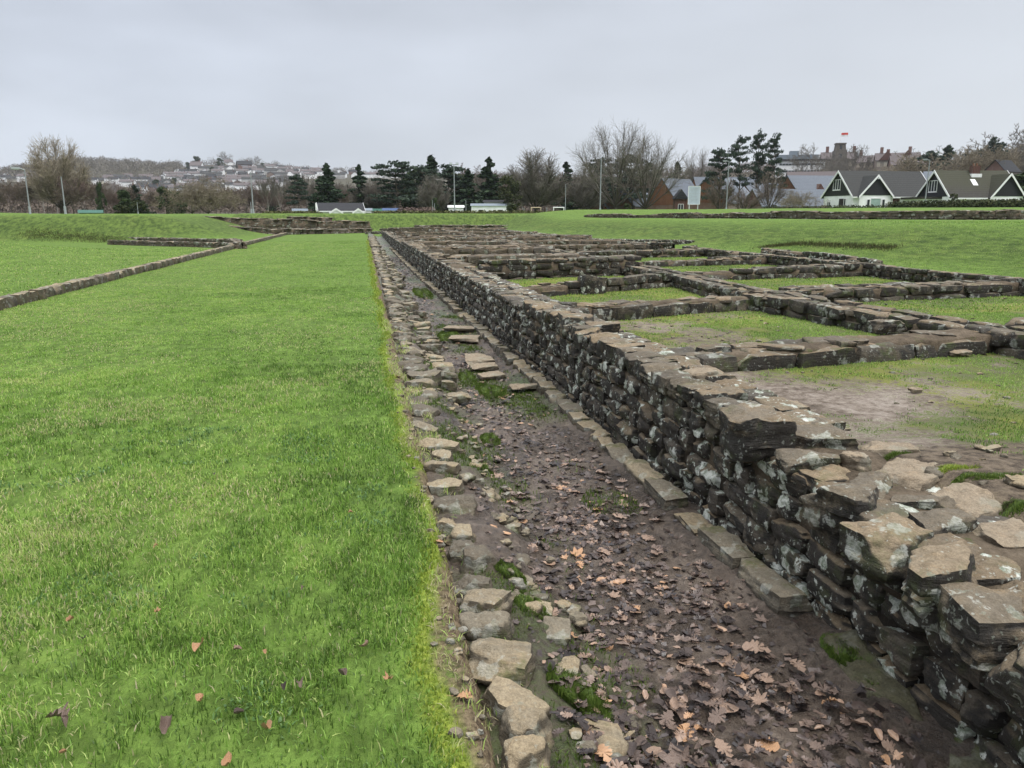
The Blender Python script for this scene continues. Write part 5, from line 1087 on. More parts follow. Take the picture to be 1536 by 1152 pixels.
for i, (px, py, s) in enumerate([(296, 250, 13), (331, 247, 10), (283, 250, 8), (394, 249, 7), (318, 256, 7), (234, 282, 9), (262, 276, 8)]):
    p = hit(px, py + 6, 300) or atD(px, py + 6, 1300); o = dup(RND[0], (p[0], p[1], p[2] - 1), i, s / 7 * 1.5, ['big dark round evergreen on the hill skyline', 'dark evergreen below the tallest hill tree', 'small dark evergreen left of the big round one', 'small dark evergreen on the hill right of the red house', 'dark hedge like evergreen among the hill houses', 'dark evergreen at the lower left of the hill houses', 'dark evergreen among the lower hill houses'][i])
for px, py, tp, lab in ((345, 248, 230, 'tallest bare tree on the hill skyline'), (388, 248, 236, 'paired bare tree on the hill skyline'), (372, 248, 240, 'brown bare tree on the hill skyline')):
    put(HB[1], px, py, tp, 1330, lab, wide=1.3)

def house_proto(L, W, eh, rh, wm_, rm):
    t = thing('hillside_house', 'small house on the far hillside', 'house', (0, 0, -500), 0, 'houses on the far hillside'); m = MB(); x, y = L / 2, W / 2
    v = [(-x, -y, -3), (x, -y, -3), (x, y, -3), (-x, y, -3), (-x, -y, eh), (x, -y, eh), (x, y, eh), (-x, y, eh), (-x, 0, eh + rh), (x, 0, eh + rh)]; m.add(v, [(0, 1, 5, 4), (2, 3, 7, 6), (1, 2, 6, 9, 5), (3, 0, 4, 8, 7)]); m.build('wall', M[wm_], t)
    q = MB(); o = .45; ez = eh - .35
    for s in (-1, 1):
        a = [(-x - o, s * (y + o), ez), (x + o, s * (y + o), ez), (x + o, 0, eh + rh + .06), (-x - o, 0, eh + rh + .06)]; b = [(p[0], p[1], p[2] + .22) for p in a]; q.add(a + b, [(0, 1, 2, 3), (7, 6, 5, 4), (0, 4, 5, 1), (1, 5, 6, 2), (3, 2, 6, 7), (0, 3, 7, 4)])
    r_ = q.build('roof', M[rm], t); c = MB().box((x * .5, 0, eh + rh + .5), (.8, .6, 1.4)).build('chimney', M['brick_red'], r_)
    wv = MB().box((0, -y, eh - 1.1), (L * .6, .08, .55)); wv.build('window_strip', M['pole_grey'], t); return t
HP = [house_proto(9, 8, 5.2, 1.9, 'render_white', 'tile_dark'), house_proto(14, 8, 5.2, 1.9, 'render_white', 'tile_purple'), house_proto(11, 8, 3.0, 2.8, 'cream', 'tile_grey'), house_proto(10, 8, 5, 2.4, 'brick_red', 'tile_dark'), house_proto(22, 9, 5.2, 2.0, 'grey_render', 'tile_grey'), house_proto(9, 9, 4.6, 3.2, 'render_white', 'tile_purple')]
HL = ['white house with dark roof in the rows on the far hillside', 'long white pair of houses in the rows on the far hillside', 'low cream house in the rows on the far hillside', 'red brick house among the white ones on the far hillside', 'long grey terrace in the rows on the far hillside', 'tall gabled white house on the far hillside']
g = np.random.default_rng(21); seen = []
def put_house(px, py, k, lab=None, rz=None, s=1.):
    p = hit(px, py, 500)
    if p is None: return
    for q in seen:
        if (q[0] - p[0]) ** 2 + (q[1] - p[1]) ** 2 < 10 ** 2: return
    seen.append(p); az = math.atan2(p[0], p[1]); rz = -az + (g.choice([0., 0., .25, -.3, 1.57]) + g.normal(0, .08)) if rz is None else rz
    if HP[k].location.z < -400: o = HP[k]; o.location = p; o.rotation_euler = (0, 0, rz); o.scale = (s,) * 3; o['label'] = lab or HL[k]
    else: dup(HP[k], p, rz, s, lab or HL[k])
put_house(296, 257, 5, 'brick fronted gabled house under the big round evergreen', -.1, 1.5); put_house(367, 257, 3, 'orange red house with tall gable near the hilltop', .3, 1.7); put_house(343, 250, 5, 'highest white house on the hill', None, 1.2); put_house(345, 256, 4, 'white gabled row left of the orange red house', None, .9)
for yy, x0, x1 in ((252, 330, 352), (254.5, 372, 480), (258.5, 305, 478), (262.5, 268, 490), (267, 255, 470), (271.5, 178, 445), (276, 172, 440), (280.5, 192, 425), (285, 205, 400), (289, 215, 330), (268, 2, 60), (272.5, 0, 62), (275, 140, 180), (257, 500, 735), (262, 500, 740), (267, 505, 600), (259, 800, 1040)):
    px = x0
    while px < x1:
        put_house(px, yy + g.normal(0, .6), int(g.choice([0, 1, 2, 3, 4, 5], p=[.32, .26, .14, .06, .12, .10]))); px += g.uniform(6.5, 10.5)

# ------------------------------------------------------------------ buildings at the edge of the field
def gable_house(name, label, px, D, L, W, eave, rise, phi, wallm, roofm, gablem, over=.35, thick=.16, zb=None, verge=None):
    """house with its long front to the viewer; px is its front left corner, phi how far it is turned"""
    x, y, _ = atD(px, 318, D); az = math.atan2(x, y); z = h1(x, y) if zb is None else zb; t = thing(name, label, 'building', (x, y, z), -az + phi)
    m = MB().add([(0, 0, -3), (L, 0, -3), (L, W, -3), (0, W, -3), (0, 0, eave), (L, 0, eave), (L, W, eave), (0, W, eave)], [(0, 1, 5, 4), (1, 2, 6, 5), (2, 3, 7, 6), (3, 0, 4, 7)]); m.build('wall', M[wallm], t)
    for s, nm in ((.0, 'gable'), (L, 'gable')):
        e = .04 if s == 0 else -.04
        MB().add([(s - e, 0, eave + .003), (s - e, W, eave + .003), (s - e, W / 2, eave + rise), (s + 3 * e, 0, eave + .003), (s + 3 * e, W, eave + .003), (s + 3 * e, W / 2, eave + rise)], [(0, 1, 2), (5, 4, 3), (0, 3, 4, 1), (1, 4, 5, 2), (2, 5, 3, 0)]).build(nm, M[gablem], t)
    sl = rise / (W / 2); q = MB()
    for s in (-1, 1):
        y0 = -over if s < 0 else W + over; ye = eave - over * sl; a = [(-over, y0, ye), (L + over, y0, ye), (L + over, W / 2, eave + rise), (-over, W / 2, eave + rise)]; a = a if s < 0 else [a[1], a[0], a[3], a[2]]; n_ = thick; b = [(p[0], p[1], p[2] + n_) for p in a]; q.add(a + b, [(3, 2, 1, 0), (4, 5, 6, 7), (0, 1, 5, 4), (1, 2, 6, 5), (3, 7, 6, 2), (0, 4, 7, 3)])
    r_ = q.build('roof', M[roofm], t)
    if verge:
        for xx in (-over - .03, L + over + .03):
            for s in (-1, 1):
                y0 = -over if s < 0 else W + over; ye = eave - over * sl; v = [(xx - .03, y0, ye - .16), (xx + .03, y0, ye - .16), (xx + .03, W / 2, eave + rise - .16), (xx - .03, W / 2, eave + rise - .16)]; v += [(p[0], p[1], p[2] + .36) for p in v]; MB().add(v, [(0, 1, 2, 3), (4, 7, 6, 5), (0, 4, 5, 1), (1, 5, 6, 2), (2, 6, 7, 3), (3, 7, 4, 0)]).build('barge_board', M[verge], r_)
        MB().box((L / 2, -over - .05, eave - over * sl + .02), (L + 2 * over, .12, .2)).build('gutter', M[verge], r_)
    return t, r_
def window(t, x, y, z, w_, h_, pane='glass', mull=1, axis='x', fr='white_paint', sill=True):
    """a window on the front (axis x) or on the left end (axis y)"""
    f = MB(); T = .07
    def bx(a, b, c, d): 
        if axis == 'x': f.box((x + a, y - .03, z + b), (c, .10, d))
        else: f.box((x - .03, y + a, z + b), (.10, c, d))
    bx(0, h_ / 2, w_, T); bx(0, -h_ / 2, w_, T); bx(-w_ / 2, 0, T, h_ - T); bx(w_ / 2, 0, T, h_ - T)
    for k in range(mull): bx(-w_ / 2 + w_ * (k + 1) / (mull + 1), 0, T, h_ - T)
    if sill: bx(0, -h_ / 2 - .09, w_ + .2, .09)
    fo = f.build('window', M[fr], t); p = MB()
    p.box((x, y - .01, z) if axis == 'x' else (x - .01, y, z), (w_ - T, .04, h_ - T) if axis == 'x' else (.04, w_ - T, h_ - T)); p.build('pane', M[pane], fo); return fo
def cross_gable(t, x0, x1, proj, eave, rise, back, wallm, gablem, roofm, over=.3):
    """a smaller gabled wing facing front"""
    w_ = x1 - x0; xm = (x0 + x1) / 2; MB().add([(x0, -proj, -3), (x1, -proj, -3), (x1, .05, -3), (x0, .05, -3), (x0, -proj, eave), (x1, -proj, eave), (x1, .05, eave), (x0, .05, eave)], [(0, 1, 5, 4), (1, 2, 6, 5), (3, 0, 4, 7)]).build('wing_wall', M[wallm], t)
    MB().add([(x0, -proj - .05, eave + .003), (x1, -proj - .05, eave + .003), (xm, -proj - .05, eave + rise), (x0, -proj + .1, eave + .003), (x1, -proj + .1, eave + .003), (xm, -proj + .1, eave + rise)], [(0, 1, 2), (5, 4, 3), (0, 3, 4, 1)]).build('gable', M[gablem], t)
    sl = rise / (w_ / 2); q = MB(); y0 = -proj - over
    for s in (-1, 1):
        xe = x0 - over if s < 0 else x1 + over; ze = eave - over * sl; a = [(xe, y0, ze), (xm, y0, eave + rise), (xm, back, eave + rise), (xe, back, ze)]; a = a if s > 0 else a[::-1]; b = [(p[0], p[1], p[2] + .16) for p in a]; q.add(a + b, [(0, 1, 2, 3), (7, 6, 5, 4), (0, 4, 5, 1), (1, 5, 6, 2), (2, 6, 7, 3), (3, 7, 4, 0)])
    r_ = q.build('roof', M[roofm], t)
    for s in (-1, 1):
        xe = x0 - over if s < 0 else x1 + over; ze = eave - over * sl; v = [(xe, y0 - .07, ze - .16), (xm, y0 - .07, eave + rise - .12), (xm, y0 - .01, eave + rise - .12), (xe, y0 - .01, ze - .16)]; v += [(p[0], p[1], p[2] + .36) for p in v]; MB().add(v, [(0, 1, 2, 3), (4, 7, 6, 5), (0, 4, 5, 1), (1, 5, 6, 2), (2, 6, 7, 3), (3, 7, 4, 0)]).build('barge_board', M['white_paint'], r_)
PHI = R(33)
# first bungalow
ZB = 1.95
b1, _ = gable_house('bungalow', 'white bungalow with plain grey green roof and two dark gables', 1278, 130, 13.4, 8.0, 2.5, 3.65, PHI, 'render_white', 'tile_grey', 'clad_green', zb=ZB, verge='white_paint')
cross_gable(b1, .7, 5.9, .5, 2.5, 2.8, 3.0, 'render_white', 'clad_dark', 'tile_grey')
window(b1, -.04, 4.5, 4.2, 1.9, 1.5, 'glass', 2, 'y'); window(b1, 3.4, -.5, 1.3, 1.7, 1.5, 'glass_pale', 0); window(b1, 2.2, -.5, 1.2, .5, 1.4, 'glass', 0); window(b1, 4.7, -.5, 1.2, .5, 1.4, 'glass', 0)
window(b1, 9.9, 0, 1.25, .6, 1.5, 'glass', 0); window(b1, 12.2, 0, 1.25, .6, 1.5, 'glass', 0); window(b1, -.04, 2.0, 1.3, .5, 1.5, 'glass', 0, 'y'); window(b1, -.04, 6.3, 1.2, .9, .8, 'glass', 1, 'y')
MB().box((11.05, -.04, 1.0), (1.2, .1, 2.1)).build('door', M['door_dark'], b1); MB().box((7.2, -.02, 1.0), (1.1, .08, 2.1)).build('porch', M['brick_dark'], b1); MB().box((-.05, 3.0, 1.0), (.1, 1.1, 2.1)).build('door', M['door_dark'], b1); MB().box((3.3, -.86, 4.95), (.18, .16, .22)).build('lamp', M['lampglass'], b1)
# second bungalow
b2, r2 = gable_house('bungalow', 'white bungalow with mossy brown roof, chimney and rooflight', 1424, 124, 10.0, 7.8, 2.5, 3.5, PHI, 'render_white', 'tile_brown', 'clad_dark', zb=1.55, verge='white_paint')
cross_gable(b2, 5.3, 9.9, .6, 2.5, 2.85, 3.0, 'render_white', 'clad_dark', 'tile_brown')
window(b2, -.04, 4.3, 4.0, 1.9, 1.5, 'glass', 2, 'y'); window(b2, 2.2, 0, 1.35, 3.2, 1.4, 'glass_pale', 3); window(b2, 7.6, -.6, 1.25, 2.0, 1.4, 'glass', 2); window(b2, 6.2, -.6, 1.25, .55, 1.4, 'glass', 0); window(b2, 9.0, -.6, 1.25, .55, 1.4, 'glass', 0)
MB().box((4.6, -.04, 1.0), (.8, .1, 2.0)).build('door', M['door_dark'], b2)
ch = MB().box((5.2, 3.4, 5.95), (1.1, .8, 1.6)).build('chimney', M['brick_dark'], r2); pt = MB()
for xx in (4.95, 5.45): pt.tube((xx, 3.4, 6.75), (xx, 3.4, 7.1), .14, .11)
pt.build('chimney_pot', M['brick_orange'], r2); MB().box((5.2, 3.4, 5.4), (1.5, 1.2, .5)).build('chimney_flashing', M['white_paint'], r2)
sl = 3.5 / 3.9; k = MB(); k.add([(4.0, 1.5, 2.5 + 1.5 * sl + .24), (4.7, 1.5, 2.5 + 1.5 * sl + .24), (4.7, 2.4, 2.5 + 2.4 * sl + .24), (4.0, 2.4, 2.5 + 2.4 * sl + .24), (4.0, 1.5, 2.5 + 1.5 * sl), (4.7, 1.5, 2.5 + 1.5 * sl), (4.7, 2.4, 2.5 + 2.4 * sl), (4.0, 2.4, 2.5 + 2.4 * sl)], [(0, 1, 2, 3), (0, 4, 5, 1), (1, 5, 6, 2), (2, 6, 7, 3), (3, 7, 4, 0)]); k.build('rooflight', M['white_paint'], r2)
gr = MB().box((-1.2, 4.6, 1.1), (3.0, 4.4, 2.2)).build('garage', M['render_white'], b2); MB().box((-1.3, 4.5, 2.35), (3.6, 5.0, .3)).build('garage_roof', M['tile_brown'], b2)
cv = MB().box((11.4, 1.0, 1.2), (2.6, 2.8, 2.4)).build('conservatory', M['white_paint'], b2); MB().box((11.4, 1.0, 2.52), (3.0, 3.1, .24)).build('conservatory_roof', M['white_paint'], b2)
for xx in (10.6, 11.4, 12.2): window(b2, xx, -.4, 1.5, .65, 1.1, 'glass', 0)

# slate roofed brick buildings (a school like group), left to right
def slate_block(label, px, D, L, W, eave, rise, phi, roofm='slate', wallm='brick_orange', z=1.4, dz=0): return gable_house('brick_building', label, px, D, L, W, eave, rise, phi, wallm, roofm, wallm, over=.25, zb=z + dz)
slate_block('low brick block with pale slate slope left of the tall grey pole', 912, 176, 8, 8, 1.4, 3.6, R(48), 'slate_lit')
slate_block('orange brick gable beneath the tallest bare tree', 952, 172, 9, 9.5, 2.0, 3.6, R(52))
slate_block('wide orange brick gable behind the leaning bare tree', 1018, 168, 10, 9, 2.2, 5.4, R(55), 'slate')
slate_block('slate roofed block directly behind the white notice board', 1050, 176, 14, 9, 3.4, 4.8, R(20), 'slate')
t, r_ = slate_block('large brick gable with long lean slate roof right of the notice board', 1092, 162, 11, 10.5, 2.6, 4.8, R(58), 'slate_lit')
slate_block('small slate roofed block between the bare trees', 1132, 176, 9, 8, 3.6, 3.2, R(40), 'slate')
slate_block('front slate roofed block with dark brick gable end', 1143, 146, 19, 7, 1.7, 2.9, R(30), 'slate', 'brick_dark')
t, r_ = slate_block('rear slate roofed block with orange gable and two roof vents', 1196, 166, 16, 9, 4.4, 3.4, R(30), 'slate', 'brick_orange')
for xx in (5, 10.5): MB().add([(xx - 1, .6, 4.9), (xx + 1, .6, 4.9), (xx, .6, 6.2), (xx, 2.4, 6.2), (xx - 1, 1.4, 4.9), (xx + 1, 1.4, 4.9)], [(0, 1, 2), (0, 2, 3, 4), (1, 5, 3, 2)]).build('roof_vent', M['brick_dark'], r_)
x, y, _ = atD(1019, 318, 158); t = thing('timber_hut', 'small dark timber hut with pointed porch beside the brick gable', 'hut', (x, y, 1.4), -math.atan2(x, y) + .2)
MB().box((0, 0, 1.2), (2.2, 2.2, 4.0)).build('wall', M['brick_dark'], t); MB().add([(-1.4, -1.4, 3.2), (1.4, -1.4, 3.2), (0, -1.4, 5.0), (-1.4, 1.4, 3.2), (1.4, 1.4, 3.2), (0, 1.4, 5.0)], [(0, 1, 2), (5, 4, 3), (0, 2, 5, 3), (1, 4, 5, 2)]).build('roof', M['tile_dark'], t); window(t, 0, -1.1, 1.6, 1.0, 1.2, 'glass', 1)
gable_house('brown_house', 'pinkish hipped roof house behind the slate roofs', 1182, 230, 14, 9, 5.5, 3.6, R(10), 'brick_red', 'tile_purple', 'brick_red', zb=4.)
gable_house('slate_house', 'grey slate roofed house between the two bungalows', 1388, 165, 9, 9, 3.4, 3.6, R(55), 'brick_orange', 'slate', 'brick_orange', zb=2.2)
gable_house('slate_house', 'pale grey roof on the rise above the gap between bungalows', 1384, 240, 5.5, 7, 7.5, 1.8, R(10), 'grey_render', 'slate', 'grey_render', zb=3.6)
gable_house('brick_house', 'little red gabled house above the second bungalow roof', 1500, 260, 7, 6, 6.5, 3., R(60), 'brick_red', 'tile_dark', 'brick_red', zb=7.)
def hill_base(px, py, D): x, y, z = atD(px, py, D); return x, y, z
# white office block on the hill
x, y, z = atD(1198, 262, 470); az = math.atan2(x, y); t = thing('office_block', 'long white office block with grey roof plant on the right hill', 'building', (x, y, z), -az + .15)
MB().box((0, 0, 2.6), (25, 12, 9)).build('wall', M['render_white'], t); MB().box((0, 0, 7.5), (26.5, 13.5, .9)).build('roof', M['clad_dark'], t); MB().box((-2, 0, 9.2), (22, 9, 2.4)).build('roof_storey', M['roof_lead'], t); MB().box((-3.5, -1, 11), (4.6, 4, 3.0)).build('plant_room', M['roof_lead'], t)
for zz in (1.5, 5.2):
    f = MB().box((0, -6.05, zz), (23, .16, 1.1)).build('window', M['pole_grey'], t); p = MB()
    for k in range(14): p.box((-10.7 + k * 1.64, -6.16, zz), (1.2, .08, .8))
    p.build('pane', M['glass'], f)
# Victorian red brick range with its flag tower
def range_block(label, px, py, D, L, hgt, rise, gables=0):
    x, y, z = atD(px, py, D); t, r_ = gable_house('hospital_range', label, px, D, L, 12, hgt, rise, R(4), 'brick_red', 'tile_purple', 'brick_red', zb=z)
    for row in range(2):
        k = 1.6
        while k < L - 1: window(t, k, 0, 2.2 + row * 4.2, 1.5, 2.3, 'stone_pale', 0, fr='stone_pale', sill=False); k += 3.4
    k = 3.
    while k < L: MB().box((k, 6, hgt + rise + 1.6), (1.6, 1.2, 3.2)).build('chimney', M['brick_red'], r_); k += 14
    for q in range(gables): x0 = 1.5 + q * 10.; MB().add([(x0, -.9, hgt - .1), (x0 + 8, -.9, hgt - .1), (x0 + 4, -.9, hgt + 5), (x0, 5, hgt - .1), (x0 + 8, 5, hgt - .1), (x0 + 4, 5, hgt + 5)], [(0, 1, 2), (0, 2, 5, 3), (1, 4, 5, 2)]).build('gable', M['brick_dark'], t)
    return t
range_block('left wing of the red brick range beside the white block', 1226, 264, 480, 18, 9, 4); range_block('long low middle wing of the red brick range', 1276, 266, 490, 22, 8, 4); range_block('twin gabled right wing of the red brick range', 1306, 265, 480, 22, 8.6, 4, 2)
x, y, z = atD(1257, 256, 470); t = thing('flag_tower', 'dark square tower with battered top carrying a flag pole', 'tower', (x, y, z), -math.atan2(x, y) + .2)
m = MB()
for a, b, w0, w1 in ((-3, 5, 9, 8), (5, 10.5, 6.6, 6.3), (10.5, 13.6, 5.4, 4.7)): m.add([(sx * w_ / 2, sy * w_ / 2, zz) for zz, w_ in ((a, w0), (b, w1)) for sx, sy in ((-1, -1), (1, -1), (1, 1), (-1, 1))], [(3, 2, 1, 0), (4, 5, 6, 7), (0, 1, 5, 4), (1, 2, 6, 5), (2, 3, 7, 6), (3, 0, 4, 7)])
m.build('shaft', M['stone_dark'], t); MB().box((0, 0, 14.0), (5.3, 5.3, .7)).build('parapet', M['stone_dark'], t)
for zz in (7.6, 12.0): window(t, 0, -3.28 if zz < 9 else -2.62, zz, 1.3, 2.0, 'glass', 1, fr='stone_dark', sill=False)
MB().tube((0, 0, 14.2), (0, 0, 20.4), .12, .07).build('flag_pole', M['white_paint'], t)
fx, fy, fz = x, y, z; tf = thing('flag', 'small red and white flag flying from the tower', 'flag', (x, y, z + 18.6), -math.atan2(x, y))
ff = MB()
for i in range(8): ff.add([(.1 + i * .42, .18 * math.sin(i), 0.), (.1 + (i + 1) * .42, .18 * math.sin(i + 1), 0), (.1 + (i + 1) * .42, .18 * math.sin(i + 1) + .02, 1.1), (.1 + i * .42, .18 * math.sin(i) + .02, 1.1)], [(0, 1, 2, 3)]); 
ff.build('red_band', M['flag_red'], tf); fw = MB()
for i in range(8): fw.add([(.1 + i * .42, .18 * math.sin(i), -.9), (.1 + (i + 1) * .42, .18 * math.sin(i + 1), -.9), (.1 + (i + 1) * .42, .18 * math.sin(i + 1), -.004), (.1 + i * .42, .18 * math.sin(i), -.004)], [(0, 1, 2, 3)])
fw.build('white_band', M['flag_white'], tf)
t, r_ = gable_house('hipped_house', 'brick house with pale hipped roof above the first bungalow', 1330, 330, 12, 9, 6, 3.4, R(8), 'brick_red', 'tile_purple', 'brick_red', zb=atD(1330, 272, 330)[2])
for k, (a, b) in enumerate(((2.5, 'stone_pale'), (6, 'stone_pale'), (9.5, 'stone_pale'))): window(t, a, 0, 3.6, 1.3, 1.5, 'glass', 1, fr=b)
# dark roofed white house and sheds by the far bank
t, r_ = gable_house('low_house', 'low white house with long dark roof behind the far bank', 480, 150, 7.9, 7, 1.75, 1.35, R(3), 'render_white', 'tile_dark', 'render_white', zb=.55, verge='white_paint')
cross_gable(t, 1.7, 4.0, .8, 1.35, .65, 2.5, 'render_white', 'render_white', 'tile_dark', .15); cross_gable(t, 5.9, 7.9, .8, 1.35, .65, 2.5, 'render_white', 'render_white', 'tile_dark', .15); MB().box((-.6, 1, 2.3), (.25, .25, 1.8)).build('flue', M['white_paint'], t)
def shed(name, label, cat, px, D, L, W, hgt, wallm, roofm, z, phi=0.):
    x, y, _ = atD(px, 318, D); t = thing(name, label, cat, (x, y, z), -math.atan2(x, y) + phi); MB().box((0, 0, hgt / 2 - .8), (L, W, hgt + 1.6)).build('wall', M[wallm], t); r = MB(); r.add([(-L / 2 - .2, -W / 2 - .2, hgt + .01), (L / 2 + .2, -W / 2 - .2, hgt + .01), (L / 2 + .2, W / 2 + .2, hgt + .01), (-L / 2 - .2, W / 2 + .2, hgt + .01), (-L / 2 - .2, 0, hgt + .45), (L / 2 + .2, 0, hgt + .45)], [(3, 2, 1, 0), (0, 1, 5, 4), (2, 3, 4, 5), (1, 2, 5), (3, 0, 4)]); r.build('roof', M[roofm], t)
    nwin = max(1, int(L / 3)); 
    for k in range(nwin): window(t, -L / 2 + L * (k + .5) / nwin, -W / 2, hgt * .55, 1.0, .7, 'glass', 0)
    return t
shed('shed', 'blue roofed shed behind the far bank', 'shed', 588, 150, 3.2, 3, 1.8, 'cream', 'blue_sheet', .55); shed('shed', 'green roofed shed next to the blue roofed one', 'shed', 567, 155, 3.4, 3, 1.9, 'grey_render', 'green_sheet', .4)
shed('mobile_home', 'long white flat roofed cabin beyond the far bank', 'cabin', 736, 145, 7.0, 3, 2.2, 'render_white', 'roof_lead', .95); shed('caravan', 'white caravan left of the long cabin', 'caravan', 684, 150, 2.8, 2.2, 2.0, 'white_paint', 'render_white', .9); shed('caravan', 'small white caravan tucked behind the tall pole', 'caravan', 698, 158, 2.0, 2.2, 1.9, 'white_paint', 'roof_lead', .8); shed('shed', 'dark shed behind the long cabin', 'shed', 740, 152, 3.6, 3, 3.0, 'grey_render', 'tile_dark', .9)
shed('shed', 'pale low shed left of the dark roofed house', 'shed', 450, 158, 2.6, 2.4, 1.5, 'cream', 'roof_lead', .8); shed('shed', 'green hut beyond the left bank', 'shed', 136, 135, 3.0, 3, 1.1, 'green_sheet', 'green_sheet', .75); shed('shed', 'small shed beside the dark roofed house', 'shed', 552, 152, 1.3, 1.3, 1.6, 'white_paint', 'roof_lead', .75)

# ------------------------------------------------------------------ poles, board, goals
def pole(label, px, top, D, kind='lamp', base=318, rr=.09):
    x, y, _ = atD(px, 318, D); z = h1(x, y); r = ray(px, top); d = math.hypot(x, y); zt = EYE + r[2] * d / math.hypot(r[0], r[1]); t = thing('lamp_post' if kind == 'lamp' else 'floodlight_mast' if kind == 'flood' else 'post', label, 'lamp post' if kind == 'lamp' else 'mast' if kind == 'flood' else 'post', (x, y, z), -math.atan2(x, y)); h = zt - z
    rr *= .8; MB().tube((0, 0, -.3), (0, 0, h), rr, rr * .62, 10).build('pole', M['galv'], t, True); MB().tube((0, 0, 0), (0, 0, .5 if h < 6 else 1.2), rr * 1.5, rr * 1.5, 10).build('base_box', M['pole_grey'], t, True)
    if kind == 'lamp':
        a = MB().tube((0, 0, h - .06), (-.3, 0, h + .06), .045, .04).build('arm', M['galv'], t); l = MB().box((-.5, 0, h + .06), (.52, .26, .14)).build('lamp_head', M['pole_grey'], t); MB().box((-.52, 0, h - .017), (.4, .2, .03)).build('lens', M['lampglass'], l)
    if kind == 'flood':
        MB().box((0, 0, h), (1.3, .08, .08)).build('cross_bar', M['galv'], t)
        for xx in (-.45, .45): l = MB().box((xx, -.1, h + .14), (.4, .22, .3)).build('floodlight', M['pole_grey'], t); MB().box((xx, -.225, h + .14), (.34, .02, .24)).build('lens', M['lampglass'], l)
    return t
pole('grey lamp post furthest left, with a short arm', 45, 254, 62, rr=.06); pole('plain grey pole before the big domed bare tree', 98, 265, 60, 'plain', rr=.065); pole('tall pole above the left end of the gate ruin', 380, 258, 92, 'plain', rr=.10); pole('tallest central grey pole in front of the conifers', 682, 247, 115, 'flood', rr=.12)
pole('tall grey pole just left of the tallest bare tree', 900, 237, 115, 'plain', rr=.13); pole('thin pole between the rounded bare tree and the tallest', 848, 276, 120, 'plain', rr=.08); pole('grey lamp post in front of the dark wide pine', 1089, 242, 108, rr=.10); pole('lamp post standing before the gap between the bungalows', 1386, 240, 112, rr=.10)
pole('short post left of the tall central pole', 652, 305, 112, 'plain', rr=.065); pole('second short post left of the tall central pole', 649, 300, 118, 'plain', rr=.06); pole('short post right of the tall central pole', 699, 300, 118, 'plain', rr=.07); pole('short stub beside the tall pole at the gate ruin', 377, 303, 92, 'plain', rr=.07); pole('thin short post on the left bank below the shrub', 207, 303, 100, 'plain', rr=.05)
for px, tp, lab in ((1334, 228, 'thin floodlight mast behind the hipped house'), (1360, 224, 'faint floodlight mast right of the hipped house'), (1398, 220, 'floodlight mast left of the skyline spruce'), (1430, 220, 'faint mast right of the skyline spruce')): pole(lab, px, tp, 340, 'flood' if px != 1430 else 'plain', rr=.16)
x, y, _ = atD(1040, 318, 112); z0 = h1(x, y); t = thing('notice_board', 'large pale blue notice board on two posts facing the field', 'sign', (x, y, z0), -math.atan2(x, y) + .25); zc = atD(1040, 293, 112)[2] - z0
MB().box((0, 0, zc), (1.55, .06, 2.35)).build('board', M['signboard'], t); fr = MB()
for a in (-1, 1): fr.box((a * .80, -.01, zc), (.06, .1, 2.47)); fr.box((0, -.01, zc + a * 1.205), (1.54, .1, .06))
fr.build('frame', M['white_paint'], t); ln = MB()
for k in range(9): ln.box((-.05 + .02 * (k % 3), -.034, zc + .85 - k * .2), (1.15 - .12 * (k % 3), .008, .035 if k else .09))
ln.build('text_lines', M['pole_grey'], t)
for a in (-.6, .6): MB().tube((a, .08, -.2), (a, .08, zc + .9), .055).build('leg', M['white_paint'], t)
def goal(label, px, D, w_, h_, m):
    x, y, _ = atD(px, 318, D); z = max(h1(x, y), atD(px, 319, D)[2] - .3); t = thing('goal_frame', label, 'goal', (x, y, z), -math.atan2(x, y) + .3)
    for a in (-1, 1): MB().tube((a * w_ / 2, 0, -.3), (a * w_ / 2, 0, h_), .07).build('goal_post', M[m], t)
    MB().tube((-w_ / 2 - .07, 0, h_ + .06), (w_ / 2 + .07, 0, h_ + .06), .07).build('crossbar', M[m], t)
goal('small tan goal frame beyond the far bank', 804, 112, 1.4, .95, 'wood_pale'); goal('small white goal frame right of the tan one', 838, 118, 1.6, 1.0, 'white_paint'); pole('short pale post between the goals', 820, 311, 114, 'plain', rr=.07); pole('short pale post left of the tan goal', 786, 312, 114, 'plain', rr=.07)

# ------------------------------------------------------------------ hedges and rough edges
def hedge(label, pts, hgt, wid, leaf, seed, name='hedge', n=9000, size=.11, drop=.3):
    g = np.random.default_rng(seed); pts = np.array(pts, float); sg = np.linalg.norm(np.diff(pts, axis=0), axis=1); cum = np.concatenate([[0], np.cumsum(sg)]); K = max(10, int(cum[-1] / .3)); s = np.linspace(0, cum[-1], K); X = np.interp(s, cum, pts[:, 0]); Y = np.interp(s, cum, pts[:, 1]); Z = H(X, Y) - drop; hh = hgt * (.86 + .28 * n2(X, Y, .25, 3, seed))
    C = np.stack([X + g.normal(0, wid * .12, K), Y + g.normal(0, wid * .12, K), Z + (hh + drop) * .5], -1); Rr = np.stack([np.full(K, wid * .6), np.full(K, wid * .5), (hh + drop) * .55], -1); V, Q, r = leafy(C, Rr, n, size, g)
    return tag(mesh_np(name, V, Q, M[leaf], None, {'rnd': r}, smooth=False), label, 'hedge')
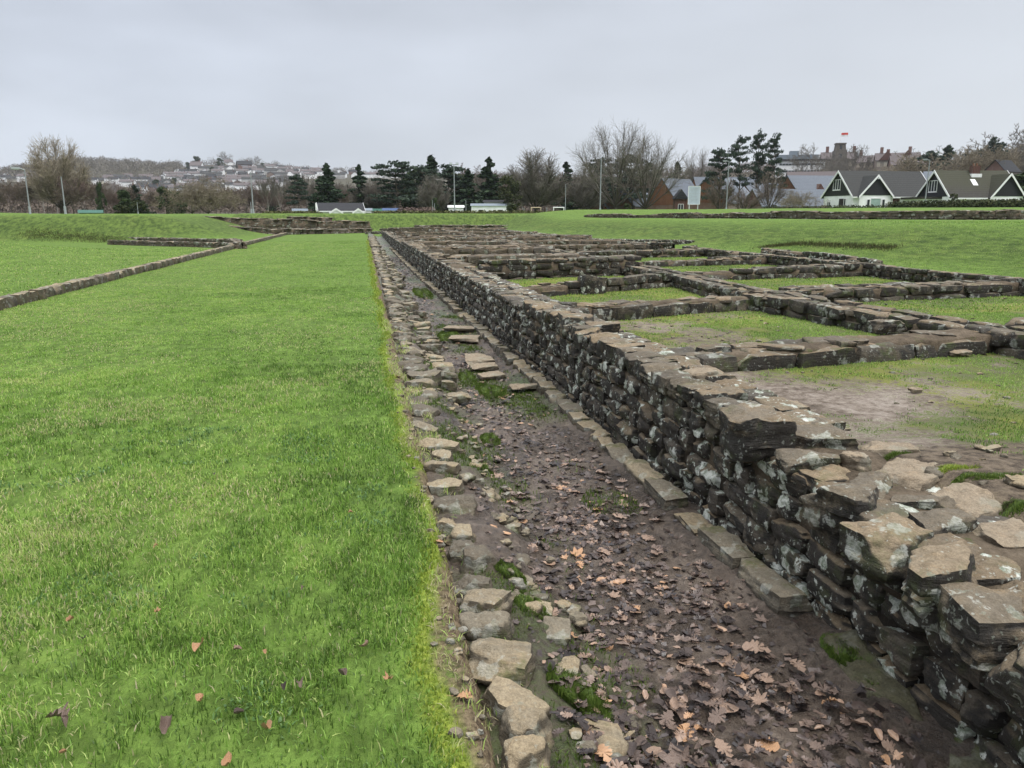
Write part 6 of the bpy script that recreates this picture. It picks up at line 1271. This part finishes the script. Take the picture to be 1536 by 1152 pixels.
P_ = lambda px, D: atD(px, 318, D)[:2]
hedge('dark clipped hedge in front of the two bungalows', [P_(1338, 100), P_(1440, 98), P_(1560, 96)], 1.0, 1.3, 'hedge', 901, n=16000); hedge('second darker hedge line before the slate roofed buildings', [P_(1040, 112), P_(1140, 108), P_(1240, 104), P_(1345, 100)], .75, 1.1, 'hedge', 902); hedge('pale topped hedge running up to the second bungalow', [P_(1445, 108), P_(1560, 106)], 1.35, 1.2, 'hedge_tip', 903, n=6000); hedge('hedge below the first bungalow on the left', [P_(1150, 122), P_(1280, 120)], 1.0, 1.0, 'hedge', 904, n=9000)
hedge('reddish brown rough hedge right of the blue roofed shed', [P_(605, 125), P_(648, 125)], 1.35, 1.6, 'twig_red', 905, n=5000, size=.16); hedge('brown rough growth along the top of the far bank', [P_(560, 108), P_(700, 106), P_(860, 104), P_(1030, 106)], .55, 1.3, 'reed', 906, n=14000, size=.14); hedge('rough brown growth beyond the gate ruin', [P_(400, 112), P_(478, 112)], .6, 1.2, 'reed', 907, n=4000, size=.14)
sh = rounded(235, 'round clipped shrub before the second bungalow', 1.5, 1.3, 'olive', n=1500, size=.08, name='clipped_shrub', cat='shrub'); x, y, _ = atD(1428, 318, 119); sh.location = (x, y, h1(x, y) + .9)
sh2 = dup(sh, (*P_(1160, 126), h1(*P_(1160, 126)) + .2), 1., .8, 'little pale green shrub before the slate roofs')

# ------------------------------------------------------------------ damp air
hz_ = MB().box((0, 1100, 85), (7600, 5600, 215)); ho = hz_.build('haze', M['lawn']); m = bpy.data.materials.new('damp air'); m.use_nodes = True; t_ = m.node_tree; t_.nodes.clear(); oo = t_.nodes.new('ShaderNodeOutputMaterial'); pv = t_.nodes.new('ShaderNodeVolumePrincipled'); t_.links.new(pv.outputs[0], oo.inputs['Volume'])
pv.inputs['Color'].default_value = (.86, .9, .97, 1); pv.inputs['Density'].default_value = .0001; pv.inputs['Anisotropy'].default_value = .2
ho.data.materials.clear(); ho.data.materials.append(m); tag(ho, kind='stuff')
